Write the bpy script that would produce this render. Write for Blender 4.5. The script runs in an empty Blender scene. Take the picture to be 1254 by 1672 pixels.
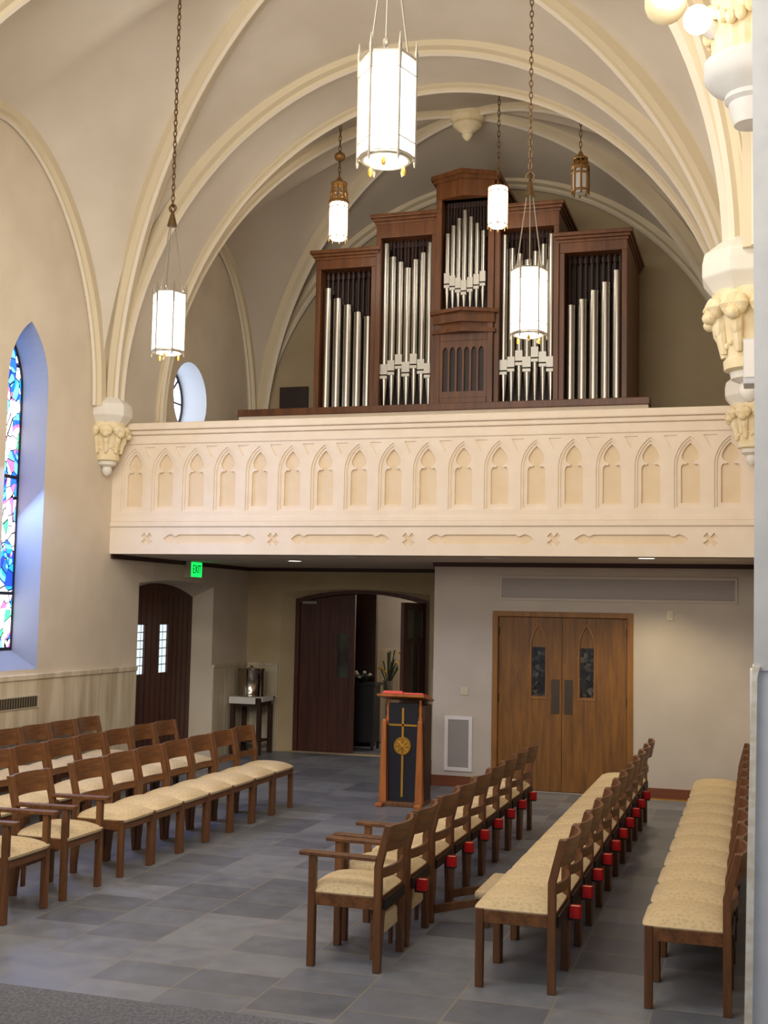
import bpy, bmesh, math, random
from mathutils import Vector, Matrix, geometry
random.seed(7)
PI = math.pi
S = bpy.context.scene
COL = S.collection

# ------------------------------------------------------------------ materials
def lin(c):
    c = c / 255.0
    return c / 12.92 if c <= .04045 else ((c + .055) / 1.055) ** 2.4
def rgb(r, g, b): return (lin(r), lin(g), lin(b), 1)
class N:
    def __init__(s, name):
        s.m = bpy.data.materials.new(name); s.m.use_nodes = True
        s.t = s.m.node_tree; s.p = s.t.nodes['Principled BSDF']
    def n(s, kind, **kw):
        x = s.t.nodes.new(kind)
        for k, v in kw.items():
            if k in x.inputs: x.inputs[k].default_value = v
            else: setattr(x, k, v)
        return x
    def l(s, a, b): s.t.links.new(a, b)
    def ramp(s, fac, stops):
        r = s.n('ShaderNodeValToRGB'); e = r.color_ramp.elements
        while len(e) < len(stops): e.new(.5)
        for i, (p, c) in enumerate(stops): e[i].position = p; e[i].color = c
        s.l(fac, r.inputs[0]); return r
def plain(name, c, rough=.6, metal=0, emit=None, strength=0):
    a = N(name); a.p.inputs['Base Color'].default_value = c
    a.p.inputs['Roughness'].default_value = rough; a.p.inputs['Metallic'].default_value = metal
    if emit: a.p.inputs['Emission Color'].default_value = emit; a.p.inputs['Emission Strength'].default_value = strength
    return a.m
def mottled(name, c1, c2, scale=3, rough=.8, stretch=(1, 1, 1), metal=0, detail=5, bump=0, lo=.35, hi=.65, coat=0):
    a = N(name)
    tc = a.n('ShaderNodeTexCoord'); mp = a.n('ShaderNodeMapping'); mp.inputs['Scale'].default_value = stretch
    a.l(tc.outputs['Object'], mp.inputs[0])
    no = a.n('ShaderNodeTexNoise', Scale=scale, Detail=detail); a.l(mp.outputs[0], no.inputs['Vector'])
    r = a.ramp(no.outputs['Fac'], [(lo, c1), (hi, c2)])
    a.l(r.outputs[0], a.p.inputs['Base Color'])
    a.p.inputs['Roughness'].default_value = rough; a.p.inputs['Metallic'].default_value = metal
    if coat: a.p.inputs['Coat Weight'].default_value = coat
    if bump:
        b = a.n('ShaderNodeBump', Strength=bump, Distance=.01); a.l(no.outputs['Fac'], b.inputs['Height']); a.l(b.outputs[0], a.p.inputs['Normal'])
    return a.m
M = {}
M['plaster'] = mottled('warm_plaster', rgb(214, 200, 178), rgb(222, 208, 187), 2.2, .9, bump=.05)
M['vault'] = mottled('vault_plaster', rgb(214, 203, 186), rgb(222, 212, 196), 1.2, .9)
M['shaded_plaster'] = mottled('shaded_plaster', rgb(192, 170, 132), rgb(200, 179, 142), 2.2, .9)  # plaster tone darkened and warmed to hold the shade under the balcony
M['loft_plaster'] = mottled('loft_plaster', rgb(168, 150, 118), rgb(176, 158, 126), 1.5, .9)  # grey-brown loft wall, darkened further in place of weaker light
M['loft_vault'] = mottled('loft_vault_plaster', rgb(196, 183, 164), rgb(202, 190, 171), 1.2, .9)  # nave vault plaster darkened, the loft's dimness put into the colour
M['vestibule'] = mottled('vestibule_plaster', rgb(198, 188, 174), rgb(204, 194, 180), 2, .9)
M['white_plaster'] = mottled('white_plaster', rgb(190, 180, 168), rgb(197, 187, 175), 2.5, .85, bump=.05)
M['pier'] = mottled('pier_paint', rgb(204, 204, 203), rgb(214, 213, 211), 6, .8)
M['pier_lightened'] = mottled('pier_paint_lightened', rgb(224, 226, 230), rgb(234, 235, 238), 6, .8)  # pier paint lightened to make up for lamp falloff low down
M['pier_stone'] = mottled('pier_stone', rgb(222, 212, 192), rgb(240, 236, 224), 9, .8, stretch=(1, 1, 2), lo=.4, hi=.6)
M['ochre'] = plain('ochre_line', rgb(217, 202, 172), .85)
M['cream'] = plain('cream_rib', rgb(226, 215, 195), .8)
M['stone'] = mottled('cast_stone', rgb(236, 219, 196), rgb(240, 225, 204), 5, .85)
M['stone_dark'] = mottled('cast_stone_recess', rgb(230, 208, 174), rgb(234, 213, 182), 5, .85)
M['corbel'] = mottled('corbel_paint', rgb(228, 208, 164), rgb(238, 224, 190), 9, .75)
M['abacus'] = mottled('abacus_paint', rgb(226, 220, 208), rgb(232, 227, 216), 5, .75)
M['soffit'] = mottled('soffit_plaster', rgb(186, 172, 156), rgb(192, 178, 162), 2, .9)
M['marble'] = mottled('marble_wainscot', rgb(186, 168, 138), rgb(226, 212, 186), 3, .45, stretch=(2.4, 2.4, .25), lo=.3, hi=.62)
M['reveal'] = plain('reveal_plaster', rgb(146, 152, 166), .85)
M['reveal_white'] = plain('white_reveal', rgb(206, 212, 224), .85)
def wood(name, c1, c2, rough=.45, scale=1.0, axis='Z'):
    a = N(name)
    tc = a.n('ShaderNodeTexCoord'); mp = a.n('ShaderNodeMapping')
    st = {'Z': (9, 9, .8), 'Y': (9, .8, 9), 'X': (.8, 9, 9)}[axis]
    mp.inputs['Scale'].default_value = [q * scale for q in st]
    a.l(tc.outputs['Object'], mp.inputs[0])
    no = a.n('ShaderNodeTexNoise', Scale=2.5, Detail=6, Roughness=.62, Distortion=.6); a.l(mp.outputs[0], no.inputs['Vector'])
    r = a.ramp(no.outputs['Fac'], [(.32, c1), (.66, c2)])
    a.l(r.outputs[0], a.p.inputs['Base Color']); a.p.inputs['Roughness'].default_value = rough
    return a.m
M['oak'] = wood('chair_oak', rgb(82, 50, 27), rgb(122, 79, 43), .42)
M['oak_y'] = wood('chair_oak_slat', rgb(84, 52, 28), rgb(124, 80, 44), .42, axis='Y')
M['oak_dark'] = wood('dark_oak', rgb(44, 24, 14), rgb(66, 38, 22), .45)
M['door_oak'] = wood('door_oak', rgb(98, 60, 12), rgb(138, 90, 24), .5, .8)
M['door_frame'] = wood('door_frame_oak', rgb(124, 78, 24), rgb(152, 102, 38), .5, .8)
M['door_red'] = wood('red_brown_door', rgb(62, 28, 18), rgb(88, 42, 26), .45, .8)
M['organ'] = wood('organ_mahogany', rgb(82, 46, 22), rgb(116, 70, 34), .4, .5)
M['organ_dark'] = wood('organ_dark', rgb(30, 16, 12), rgb(52, 28, 20), .5, .5)
M['base_wood'] = wood('baseboard_oak', rgb(104, 54, 28), rgb(128, 70, 38), .5, .6, 'X')
M['dark_trim'] = plain('dark_trim', rgb(62, 32, 26), .5)
M['ambo'] = wood('ambo_oak', rgb(150, 84, 36), rgb(186, 112, 52), .35)
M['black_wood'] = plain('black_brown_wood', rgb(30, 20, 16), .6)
M['black'] = plain('near_black', rgb(18, 16, 18), .5)
M['ambo_panel'] = plain('ambo_panel', rgb(30, 30, 40), .3)
M['gold'] = plain('gold', rgb(196, 150, 62), .35, .7)
M['bronze'] = plain('bronze', rgb(112, 88, 58), .4, .7)
M['brass'] = plain('antique_brass', rgb(150, 112, 62), .4, .6)
M['pewter'] = plain('pewter', rgb(150, 142, 128), .4, .6)
M['plate_dark'] = plain('push_plate', rgb(70, 60, 50), .4, .5)
M['tin'] = plain('pipe_tin', rgb(184, 180, 172), .3, 1)
M['tin_bright'] = plain('pipe_mouth', rgb(206, 202, 192), .4, .35)
M['steel'] = plain('polished_steel', rgb(165, 154, 138), .16, 1)
M['red'] = plain('red_book_cloth', rgb(196, 18, 20), .5)
M['page'] = plain('book_pages', rgb(230, 205, 170), .8)
M['red_cloth'] = plain('coral_cloth', rgb(226, 92, 76), .7)
M['linen'] = plain('white_linen', rgb(230, 224, 214), .9)
M['plastic'] = plain('beige_plastic', rgb(206, 196, 172), .5)
M['white_metal'] = plain('white_metal', rgb(226, 222, 220), .5)
M['speaker'] = plain('speaker_box', rgb(196, 198, 204), .6)
M['green_exit'] = plain('exit_green', rgb(10, 120, 40), .5, 0, rgb(20, 230, 90), 1.6)
M['exit_ink'] = plain('exit_ink', rgb(0, 70, 20), .6)
M['leaf'] = plain('leaf_green', rgb(60, 72, 48), .7)
M['petal'] = plain('petal_white', rgb(232, 226, 214), .7)
M['petal_y'] = plain('petal_yellow', rgb(220, 180, 50), .7)
M['carpet'] = mottled('grey_carpet', rgb(96, 98, 106), rgb(128, 130, 138), 60, 1, bump=.2)
M['shade'] = plain('glowing_glass', rgb(255, 250, 240), .5, 0, (1, .95, .86, 1), 9)
M['shade_off'] = plain('unlit_glass', rgb(196, 192, 184), .4)
M['bulb'] = plain('bright_lamp', rgb(255, 250, 235), .5, 0, (1, .97, .9, 1), 5)
M['can_on'] = plain('lit_downlight', rgb(255, 245, 220), .5, 0, (1, .93, .75, 1), 7)
M['can_dim'] = plain('dim_downlight', rgb(190, 185, 178), .4)
def fabric():
    a = N('cream_damask')
    tc = a.n('ShaderNodeTexCoord'); v = a.n('ShaderNodeTexVoronoi', Scale=38.0); a.l(tc.outputs['Object'], v.inputs['Vector'])
    r = a.ramp(v.outputs['Distance'], [(.1, rgb(198, 174, 132)), (.55, rgb(216, 194, 154))])
    a.l(r.outputs[0], a.p.inputs['Base Color']); a.p.inputs['Roughness'].default_value = .9
    return a.m
M['fabric'] = fabric()
def floor_mat():
    a = N('slate_tiles')
    tc = a.n('ShaderNodeTexCoord'); sx = a.n('ShaderNodeSeparateXYZ'); a.l(tc.outputs['Object'], sx.inputs[0])
    ax = a.n('ShaderNodeMath', operation='ADD'); ax.inputs[1].default_value = .552 + .523 * 40; a.l(sx.outputs[0], ax.inputs[0])
    ay = a.n('ShaderNodeMath', operation='ADD'); ay.inputs[1].default_value = -6.735 + .4 * 40; a.l(sx.outputs[1], ay.inputs[0])
    cx = a.n('ShaderNodeCombineXYZ'); a.l(ay.outputs[0], cx.inputs[0]); a.l(ax.outputs[0], cx.inputs[1])
    br = a.n('ShaderNodeTexBrick', Scale=1.0); br.offset = .45; br.offset_frequency = 4
    br.inputs['Brick Width'].default_value = .4; br.inputs['Row Height'].default_value = .523
    br.inputs['Mortar Size'].default_value = .0045; br.inputs['Mortar Smooth'].default_value = .1
    br.inputs['Color1'].default_value = (0, 0, 0, 1); br.inputs['Color2'].default_value = (1, 1, 1, 1); br.inputs['Mortar'].default_value = (.5, .5, .5, 1)
    a.l(cx.outputs[0], br.inputs['Vector'])
    no = a.n('ShaderNodeTexNoise', Scale=5.0, Detail=7, Roughness=.65); a.l(tc.outputs['Object'], no.inputs['Vector'])
    mx = a.n('ShaderNodeMath', operation='MULTIPLY'); mx.inputs[1].default_value = .4; a.l(br.outputs['Color'], mx.inputs[0])
    ad = a.n('ShaderNodeMath', operation='MULTIPLY_ADD'); ad.inputs[1].default_value = .55; a.l(no.outputs['Fac'], ad.inputs[0]); a.l(mx.outputs[0], ad.inputs[2])
    r = a.ramp(ad.outputs[0], [(.2, rgb(96, 100, 110)), (.5, rgb(118, 122, 132)), (.85, rgb(150, 153, 160))])
    mm = a.n('ShaderNodeMix', data_type='RGBA'); a.l(br.outputs['Fac'], mm.inputs[0]); a.l(r.outputs[0], mm.inputs[6]); mm.inputs[7].default_value = rgb(146, 138, 122)
    a.l(mm.outputs[2], a.p.inputs['Base Color'])
    rr = a.n('ShaderNodeMath', operation='MULTIPLY_ADD'); rr.inputs[1].default_value = .3; rr.inputs[2].default_value = .24; a.l(no.outputs['Fac'], rr.inputs[0]); a.l(rr.outputs[0], a.p.inputs['Roughness'])
    b = a.n('ShaderNodeBump', Strength=.15, Distance=.01); a.l(no.outputs['Fac'], b.inputs['Height']); a.l(b.outputs[0], a.p.inputs['Normal'])
    return a.m
M['floor'] = floor_mat()
def stained():
    a = N('stained_glass')
    tc = a.n('ShaderNodeTexCoord'); mp = a.n('ShaderNodeMapping'); mp.inputs['Scale'].default_value = (1, 10, 6); a.l(tc.outputs['Object'], mp.inputs[0])
    v = a.n('ShaderNodeTexVoronoi', Scale=1.0); a.l(mp.outputs[0], v.inputs['Vector'])
    e = a.n('ShaderNodeTexVoronoi', Scale=1.0, feature='DISTANCE_TO_EDGE'); a.l(mp.outputs[0], e.inputs['Vector'])
    sp = a.n('ShaderNodeSeparateColor'); a.l(v.outputs['Color'], sp.inputs[0])
    big = a.n('ShaderNodeTexNoise', Scale=1.4, Detail=1); a.l(tc.outputs['Object'], big.inputs['Vector'])
    ad = a.n('ShaderNodeMath', operation='MULTIPLY_ADD'); ad.inputs[1].default_value = .62; a.l(sp.outputs[0], ad.inputs[0])
    sb = a.n('ShaderNodeMath', operation='MULTIPLY_ADD'); sb.inputs[1].default_value = 2.4; sb.inputs[2].default_value = -1.0; a.l(big.outputs['Fac'], sb.inputs[0]); a.l(sb.outputs[0], ad.inputs[2])
    r = a.ramp(ad.outputs[0], [(.05, rgb(18, 50, 160)), (.16, rgb(20, 120, 240)), (.30, rgb(90, 190, 245)), (.40, rgb(30, 80, 200)), (.48, rgb(230, 90, 140)), (.54, rgb(250, 240, 250)), (.8, rgb(255, 255, 255)), (.94, rgb(60, 190, 120))])
    r.color_ramp.interpolation = 'CONSTANT'
    st = a.n('ShaderNodeMath', operation='GREATER_THAN'); st.inputs[1].default_value = .035; a.l(e.outputs['Distance'], st.inputs[0])
    mu = a.n('ShaderNodeMath', operation='MULTIPLY'); mu.inputs[1].default_value = 4.0; a.l(st.outputs[0], mu.inputs[0])
    a.p.inputs['Base Color'].default_value = (.01, .01, .012, 1)
    a.l(r.outputs[0], a.p.inputs['Emission Color']); a.l(mu.outputs[0], a.p.inputs['Emission Strength'])
    return a.m
M['stained'] = stained()
M['day_glass'] = plain('daylit_glass', rgb(220, 230, 245), .3, 0, (.86, .93, 1, 1), 3.5)
M['lit_strip'] = plain('daylit_strip', rgb(200, 220, 220), .3, 0, (.72, .86, .95, 1), 1.1)
def leaded():
    a = N('dark_leaded_glass')
    tc = a.n('ShaderNodeTexCoord'); v = a.n('ShaderNodeTexVoronoi', Scale=22.0); a.l(tc.outputs['Object'], v.inputs['Vector'])
    r = a.ramp(v.outputs['Color'], [(.2, rgb(24, 22, 24)), (.6, rgb(46, 44, 42)), (.9, rgb(92, 88, 78))])
    a.l(r.outputs[0], a.p.inputs['Base Color']); a.p.inputs['Roughness'].default_value = .15
    return a.m
M['leaded'] = leaded()
M['green_glass'] = mottled('greenish_glass', rgb(30, 28, 30), rgb(88, 96, 88), 1.2, .12, stretch=(1, 1, .8))
def louver(name, c1, c2, freq, axis=2):
    a = N(name)
    tc = a.n('ShaderNodeTexCoord'); sx = a.n('ShaderNodeSeparateXYZ'); a.l(tc.outputs['Object'], sx.inputs[0])
    m = a.n('ShaderNodeMath', operation='MULTIPLY'); m.inputs[1].default_value = freq; a.l(sx.outputs[axis], m.inputs[0])
    f = a.n('ShaderNodeMath', operation='FRACT'); a.l(m.outputs[0], f.inputs[0])
    r = a.ramp(f.outputs[0], [(.4, c1), (.6, c2)]); a.l(r.outputs[0], a.p.inputs['Base Color']); a.p.inputs['Roughness'].default_value = .5
    return a.m
M['louver'] = louver('grey_louvers', rgb(128, 122, 118), rgb(172, 166, 162), 60)
M['long_louver'] = louver('long_grille', rgb(140, 130, 124), rgb(160, 150, 144), 45)
M['heater'] = louver('heater_grille', rgb(40, 34, 28), rgb(120, 108, 88), 22, 1)

# ------------------------------------------------------------------ builders
def smooth(me, ang=35):
    for p in me.polygons: p.use_smooth = True
    me.set_sharp_from_angle(angle=math.radians(ang))
def obj(name, bm, mat, parent=None, loc=(0, 0, 0), sm=False, bevel=0, rot=None):
    me = bm
    if isinstance(bm, bmesh.types.BMesh):
        bmesh.ops.recalc_face_normals(bm, faces=bm.faces)
        me = bpy.data.meshes.new(name); bm.to_mesh(me); bm.free()
    o = bpy.data.objects.new(name, me); COL.objects.link(o)
    for m in (mat if isinstance(mat, (list, tuple)) else [mat]): me.materials.append(m)
    if sm: smooth(me)
    o.location = loc
    if rot: o.rotation_euler = rot
    if parent: o.parent = parent
    if bevel:
        b = o.modifiers.new('soft', 'BEVEL'); b.width = bevel; b.segments = 2; b.limit_method = 'ANGLE'
    return o
def empty(name, loc=(0, 0, 0), rotz=0):
    o = bpy.data.objects.new(name, None); COL.objects.link(o); o.location = loc; o.rotation_euler = (0, 0, rotz); o.empty_display_size = .1
    return o
def tag(o, label, cat, group=None):
    o['label'] = label; o['category'] = cat
    if group: o['group'] = group
    return o
def struct(o): o['kind'] = 'structure'; return o
def BM(): return bmesh.new()
def box(bm, x0, x1, y0, y1, z0, z1, mat=0):
    v = [bm.verts.new(p) for p in ((x0,y0,z0),(x1,y0,z0),(x1,y1,z0),(x0,y1,z0),(x0,y0,z1),(x1,y0,z1),(x1,y1,z1),(x0,y1,z1))]
    for f in ((0,3,2,1),(4,5,6,7),(0,1,5,4),(1,2,6,5),(2,3,7,6),(3,0,4,7)):
        bm.faces.new([v[i] for i in f]).material_index = mat
def hexa(bm, b, t, mat=0):
    v = [bm.verts.new(p) for p in list(b) + list(t)]
    n = len(b)
    bm.faces.new(v[:n][::-1]).material_index = mat; bm.faces.new(v[n:]).material_index = mat
    for i in range(n): bm.faces.new([v[i], v[(i+1) % n], v[n+(i+1) % n], v[n+i]]).material_index = mat
def lathe(bm, prof, cx=0, cy=0, seg=24, a0=0, mat=0, cap=True):
    rings = []
    for r, z in prof:
        rings.append([bm.verts.new((cx + r*math.cos(a0+2*PI*i/seg), cy + r*math.sin(a0+2*PI*i/seg), z)) for i in range(seg)])
    for a, b in zip(rings, rings[1:]):
        for i in range(seg): bm.faces.new([a[i], a[(i+1) % seg], b[(i+1) % seg], b[i]]).material_index = mat
    if cap:
        bm.faces.new(rings[0][::-1]).material_index = mat; bm.faces.new(rings[-1]).material_index = mat
def tube(bm, p0, p1, r0, r1=None, seg=10, mat=0):
    r1 = r0 if r1 is None else r1
    p0, p1 = Vector(p0), Vector(p1); d = (p1-p0).normalized()
    u = d.orthogonal().normalized(); w = d.cross(u)
    A = [[bm.verts.new(p + (u*math.cos(2*PI*i/seg) + w*math.sin(2*PI*i/seg))*r) for i in range(seg)] for p, r in ((p0, r0), (p1, r1))]
    for i in range(seg): bm.faces.new([A[0][i], A[0][(i+1) % seg], A[1][(i+1) % seg], A[1][i]]).material_index = mat
    bm.faces.new(A[0][::-1]).material_index = mat; bm.faces.new(A[1]).material_index = mat
def ball(bm, c, r, sc=(1, 1, 1), seg=12, mat=0):
    res = bmesh.ops.create_uvsphere(bm, u_segments=seg, v_segments=max(6, seg*2//3), radius=r)
    for v in res['verts']: v.co = Vector((v.co.x*sc[0], v.co.y*sc[1], v.co.z*sc[2])) + Vector(c)
    for f in {f for v in res['verts'] for f in v.link_faces}: f.material_index = mat
def torus(bm, c, R, r, ax='Z', sx=1, sy=1, seg=12, sg=6):
    ring = []
    for i in range(seg):
        a = 2*PI*i/seg; rr = []
        for j in range(sg):
            b = 2*PI*j/sg
            p = ((R+r*math.cos(b))*math.cos(a)*sx, (R+r*math.cos(b))*math.sin(a)*sy, r*math.sin(b))
            if ax == 'X': p = (p[2], p[0], p[1])
            if ax == 'Y': p = (p[0], p[2], p[1])
            rr.append(bm.verts.new(Vector(c)+Vector(p)))
        ring.append(rr)
    for i in range(seg):
        for j in range(sg): bm.faces.new([ring[i][j], ring[(i+1) % seg][j], ring[(i+1) % seg][(j+1) % sg], ring[i][(j+1) % sg]])
def sweep(bm, path, prof, side, closed=False, mats=None):
    """prof: (a, b) pairs, a along `side`, b along the inward normal; side: unit vector or function"""
    path = [Vector(p) for p in path]; n = len(path); rings = []
    for i, p in enumerate(path):
        t = (path[min(i+1, n-1)] - path[max(i-1, 0)]).normalized()
        s = Vector(side); s = (s - t*s.dot(t)).normalized(); nn = t.cross(s)
        rings.append([bm.verts.new(p + s*a + nn*b) for a, b in prof])
    k = len(prof)
    for A, B in zip(rings, rings[1:]):
        for j in range(k):
            f = bm.faces.new([A[j], A[(j+1) % k], B[(j+1) % k], B[j]])
            if mats: f.material_index = mats[j]
    bm.faces.new(rings[0]); bm.faces.new(rings[-1][::-1])
def plate(bm, outer, holes, fn, d0, d1, mat=0, sides=True):
    """flat plate with holes; fn(u, v, d) -> xyz"""
    loops = [outer] + list(holes); flat = [p for L in loops for p in L]
    tris = geometry.tessellate_polygon([[Vector((u, v, 0)) for u, v in L] for L in loops])
    F = [bm.verts.new(fn(u, v, d0)) for u, v in flat]
    for t in tris:
        try: bm.faces.new([F[i] for i in t]).material_index = mat
        except ValueError: pass
    if d1 is None: return
    Bk = [bm.verts.new(fn(u, v, d1)) for u, v in flat]
    for t in tris:
        try: bm.faces.new([Bk[i] for i in t][::-1]).material_index = mat
        except ValueError: pass
    i0 = 0
    for L in loops:
        n = len(L)
        for i in range(n):
            bm.faces.new([F[i0+i], F[i0+(i+1) % n], Bk[i0+(i+1) % n], Bk[i0+i]]).material_index = mat
        i0 += n
def loft(bm, A, B, mat=0, closed=True):
    a = [bm.verts.new(p) for p in A]; b = [bm.verts.new(p) for p in B]; n = len(a)
    for i in range(n if closed else n-1): bm.faces.new([a[i], a[(i+1) % n], b[(i+1) % n], b[i]]).material_index = mat
def rect(u0, u1, v0, v1): return [(u0, v0), (u1, v0), (u1, v1), (u0, v1)]
def lancet(c, w, z0, zs, za, n=8):
    h = za-zs; k = (h*h-w*w)/(2*w); R = w+k; A = math.atan2(h, k)   # angle at apex
    L = [(c-w, z0), (c+w, z0)]
    for i in range(n): a = A*i/n; L.append((c-k+R*math.cos(a), zs+R*math.sin(a)))
    L.append((c, za))
    for i in range(n-1, -1, -1): a = A*i/n; L.append((c+k-R*math.cos(a), zs+R*math.sin(a)))
    return L
def segarch(u0, u1, z0, zs, za, n=10):
    c = (u0+u1)/2; w = (u1-u0)/2
    L = [(u0, z0), (u1, z0)]
    h = za-zs; R = (w*w+h*h)/(2*h); A = math.asin(w/R)
    for i in range(n+1): a = A - 2*A*i/n; L.append((c+R*math.sin(a), za-R+R*math.cos(a)))
    return L
def circ(c, z, r, n=28): return [(c+r*math.cos(2*PI*i/n), z+r*math.sin(2*PI*i/n)) for i in range(n)]
XZ = lambda u, v, d: (u, d, v)
YZ = lambda u, v, d: (d, u, v)
ORD = 'first second third fourth fifth sixth seventh eighth ninth tenth eleventh twelfth thirteenth fourteenth fifteenth sixteenth seventeenth eighteenth'.split()
def dup(root, loc, rotz, label, group, skip=('book_bracket',)):
    r = root.copy(); COL.objects.link(r); r.location = loc; r.rotation_euler = (0, 0, rotz)
    r['label'] = label; r['group'] = group
    for ch in list(root.children):
        if ch.name.split('.')[0] in skip: continue
        c = ch.copy(); COL.objects.link(c); c.parent = r
        for g in list(ch.children):
            d = g.copy(); COL.objects.link(d); d.parent = c
    return r

# ------------------------------------------------------------------ dimensions
XL, XR, XC = -7.45, .03, -3.70
YB, YS, YR = 12.9, 14.65, 17.1
ZC = 2.76          # soffit under the balcony
ZS = 4.5           # springing
ZF = 3.07          # loft floor

# ------------------------------------------------------------------ camera
cam = bpy.data.cameras.new('camera'); co = bpy.data.objects.new('camera', cam); COL.objects.link(co); S.camera = co
f_px = 1965.0; yaw, pit, rol = [math.radians(a) for a in (17.2, 4.65, 1.13)]
fw = Vector((-math.sin(yaw)*math.cos(pit), math.cos(yaw)*math.cos(pit), math.sin(pit)))
rt = Vector((math.cos(yaw), math.sin(yaw), 0)); up = rt.cross(fw)
r2 = rt*math.cos(rol) + up*math.sin(rol); u2 = -rt*math.sin(rol) + up*math.cos(rol)
mw = Matrix((r2, u2, -fw)).transposed().to_4x4(); mw.translation = (0, 0, 2.15); co.matrix_world = mw
cam.sensor_fit = 'VERTICAL'; cam.sensor_height = 36; cam.lens = 36*f_px/1672; cam.clip_start = .05

# ------------------------------------------------------------------ shell
bm = BM(); box(bm, XL-.6, 1.6, -1.5, 21.2, -.2, 0); struct(obj('floor', bm, M['floor']))
bm = BM(); box(bm, XL, .9, -1.5, 5.62, 0, .17); struct(obj('floor_platform', bm, M['carpet'], bevel=.025))

LW = (11.08, .37)    # lancet window centre, half width
win_out = lancet(LW[0], .37, 1.44, 4.50, 5.18)
win_in = lancet(LW[0], .365, 1.64, 4.48, 5.14)
rnd_out = circ(14.92, 5.0, .51); rnd_in = circ(14.90, 5.0, .49)
d1_out = segarch(13.66, 15.86, .0, 2.43, 2.49); d1_in = segarch(13.70, 15.80, .0, 2.28, 2.45)
bm = BM(); plate(bm, rect(-1.5, 21, -.1, 9.2), [win_out, rnd_out, [(u, max(v, 0.002)) for u, v in d1_out]], YZ, XL, None)
XD = XL-.30
loft(bm, [(XL, u, v) for u, v in d1_out], [(XD, u, v) for u, v in d1_in])
struct(obj('wall_left', bm, M['plaster']))
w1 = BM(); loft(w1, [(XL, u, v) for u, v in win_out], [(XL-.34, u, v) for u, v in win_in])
w1o = struct(obj('window_1', w1, M['reveal']))
bm = BM(); plate(bm, win_in, [], YZ, XL-.34, None); struct(obj('glass', bm, M['stained'], w1o))
bm = BM(); plate(bm, lancet(LW[0], .366, 1.635, 4.48, 5.145), [lancet(LW[0], .345, 1.665, 4.48, 5.10)], YZ, XL-.32, XL-.335)
for z in (2.25, 3.52): box(bm, XL-.335, XL-.31, LW[0]-.35, LW[0]+.35, z-.018, z+.018)
struct(obj('window_frame', bm, M['black'], w1o))
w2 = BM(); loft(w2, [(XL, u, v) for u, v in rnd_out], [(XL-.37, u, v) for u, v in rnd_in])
w2o = struct(obj('window_2', w2, M['reveal_white'], sm=True))
bm = BM(); plate(bm, rnd_in, [], YZ, XL-.37, None); struct(obj('glass', bm, M['day_glass'], w2o))
bm = BM(); plate(bm, circ(14.90, 5.0, .49), [circ(14.90, 5.0, .45)], YZ, XL-.35, XL-.365)
for a in range(8): tube(bm, (XL-.357, 14.90+.2*math.cos(a*PI/4), 5+.2*math.sin(a*PI/4)), (XL-.357, 14.90+.46*math.cos(a*PI/4), 5+.46*math.sin(a*PI/4)), .014)
torus(bm, (XL-.357, 14.90, 5), .2, .014, 'X', seg=20)
struct(obj('window_frame', bm, M['black'], w2o))

# right wall and the near pier that the camera looks past
bm = BM(); box(bm, XR, XR+.4, 6.8, 21, 0, 9.2); struct(obj('wall_right', bm, M['plaster']))
bm = BM()
prof = [(-.004, 9.0), (-.001, 3.1), (-.008, 2.3), (-.014, 1.9)]
hexa(bm, [(x, 6.45, z) for x, z in [(-.004, 9.0), (-.001, 3.1), (-.012, 1.88), (.9, 1.88), (.9, 9.0)]], [(x, 6.78, z) for x, z in [(-.004, 9.0), (-.001, 3.1), (-.012, 1.88), (.9, 1.88), (.9, 9.0)]])
pier = struct(obj('wall_pier', bm, M['pier']))
bm = BM()
L = [(-.018, 1.90), (-.022, 1.82), (-.03, 1.55), (-.048, .93), (-.068, .0)]
pts = L + [(-.03, 0), (.006, 1.85), (.02, 1.9)]
hexa(bm, [(x, 6.42, z) for x, z in pts], [(x, 6.8, z) for x, z in pts])
struct(obj('trim_pier', bm, M['pier_stone']))
bm = BM(); box(bm, -.03, .9, 6.47, 6.78, 0, 1.88); struct(obj('wall_pier_base', bm, M['pier_lightened']))

# wall with double doors, recess wall, loft rear wall
bm = BM(); plate(bm, rect(-3.85, XR, 0, ZC+.1), [[(-3.10, .003), (-1.395, .003), (-1.395, 2.165), (-3.10, 2.165)]], XZ, YS, YS+.25)
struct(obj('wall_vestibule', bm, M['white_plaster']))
bm = BM(); box(bm, -3.85, -3.7, YS+.25, YR, 0, ZC); struct(obj('wall_recess_side', bm, M['plaster']))
d2_out = segarch(-6.90, -4.56, .003, 2.38, 2.45); d2_in = segarch(-6.70, -4.64, .003, 2.28, 2.43)
bm = BM(); plate(bm, rect(XL-.5, -3.85, 0, ZC+.1), [d2_out], XZ, YR, None)
loft(bm, [(u, YR, v) for u, v in d2_out], [(u, YR+.18, v) for u, v in d2_in])
struct(obj('wall_rear', bm, M['shaded_plaster']))
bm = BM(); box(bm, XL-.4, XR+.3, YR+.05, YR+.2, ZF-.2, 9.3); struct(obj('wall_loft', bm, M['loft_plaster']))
# vestibule seen through the open arch
bm = BM(); box(bm, -8.4, -2.5, 20.2, 20.3, 0, 3.2); box(bm, -8.4, -8.3, YR+.3, 20.2, 0, 3.2); box(bm, -2.6, -2.5, YR+.3, 20.2, 0, 3.2)
box(bm, -8.4, -2.5, YR+.3, 20.3, 3.2, 3.3)
struct(obj('wall_passage', bm, M['vestibule']))
bm = BM(); box(bm, -8.3, -2.6, 20.15, 20.2, 0, 1.46); struct(obj('trim_passage', bm, M['marble']))
bm = BM(); box(bm, -8.35, -5.76, 18.3, 18.4, 0, 3.2); struct(obj('wall_passage_wood', bm, M['oak_dark']))

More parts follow.
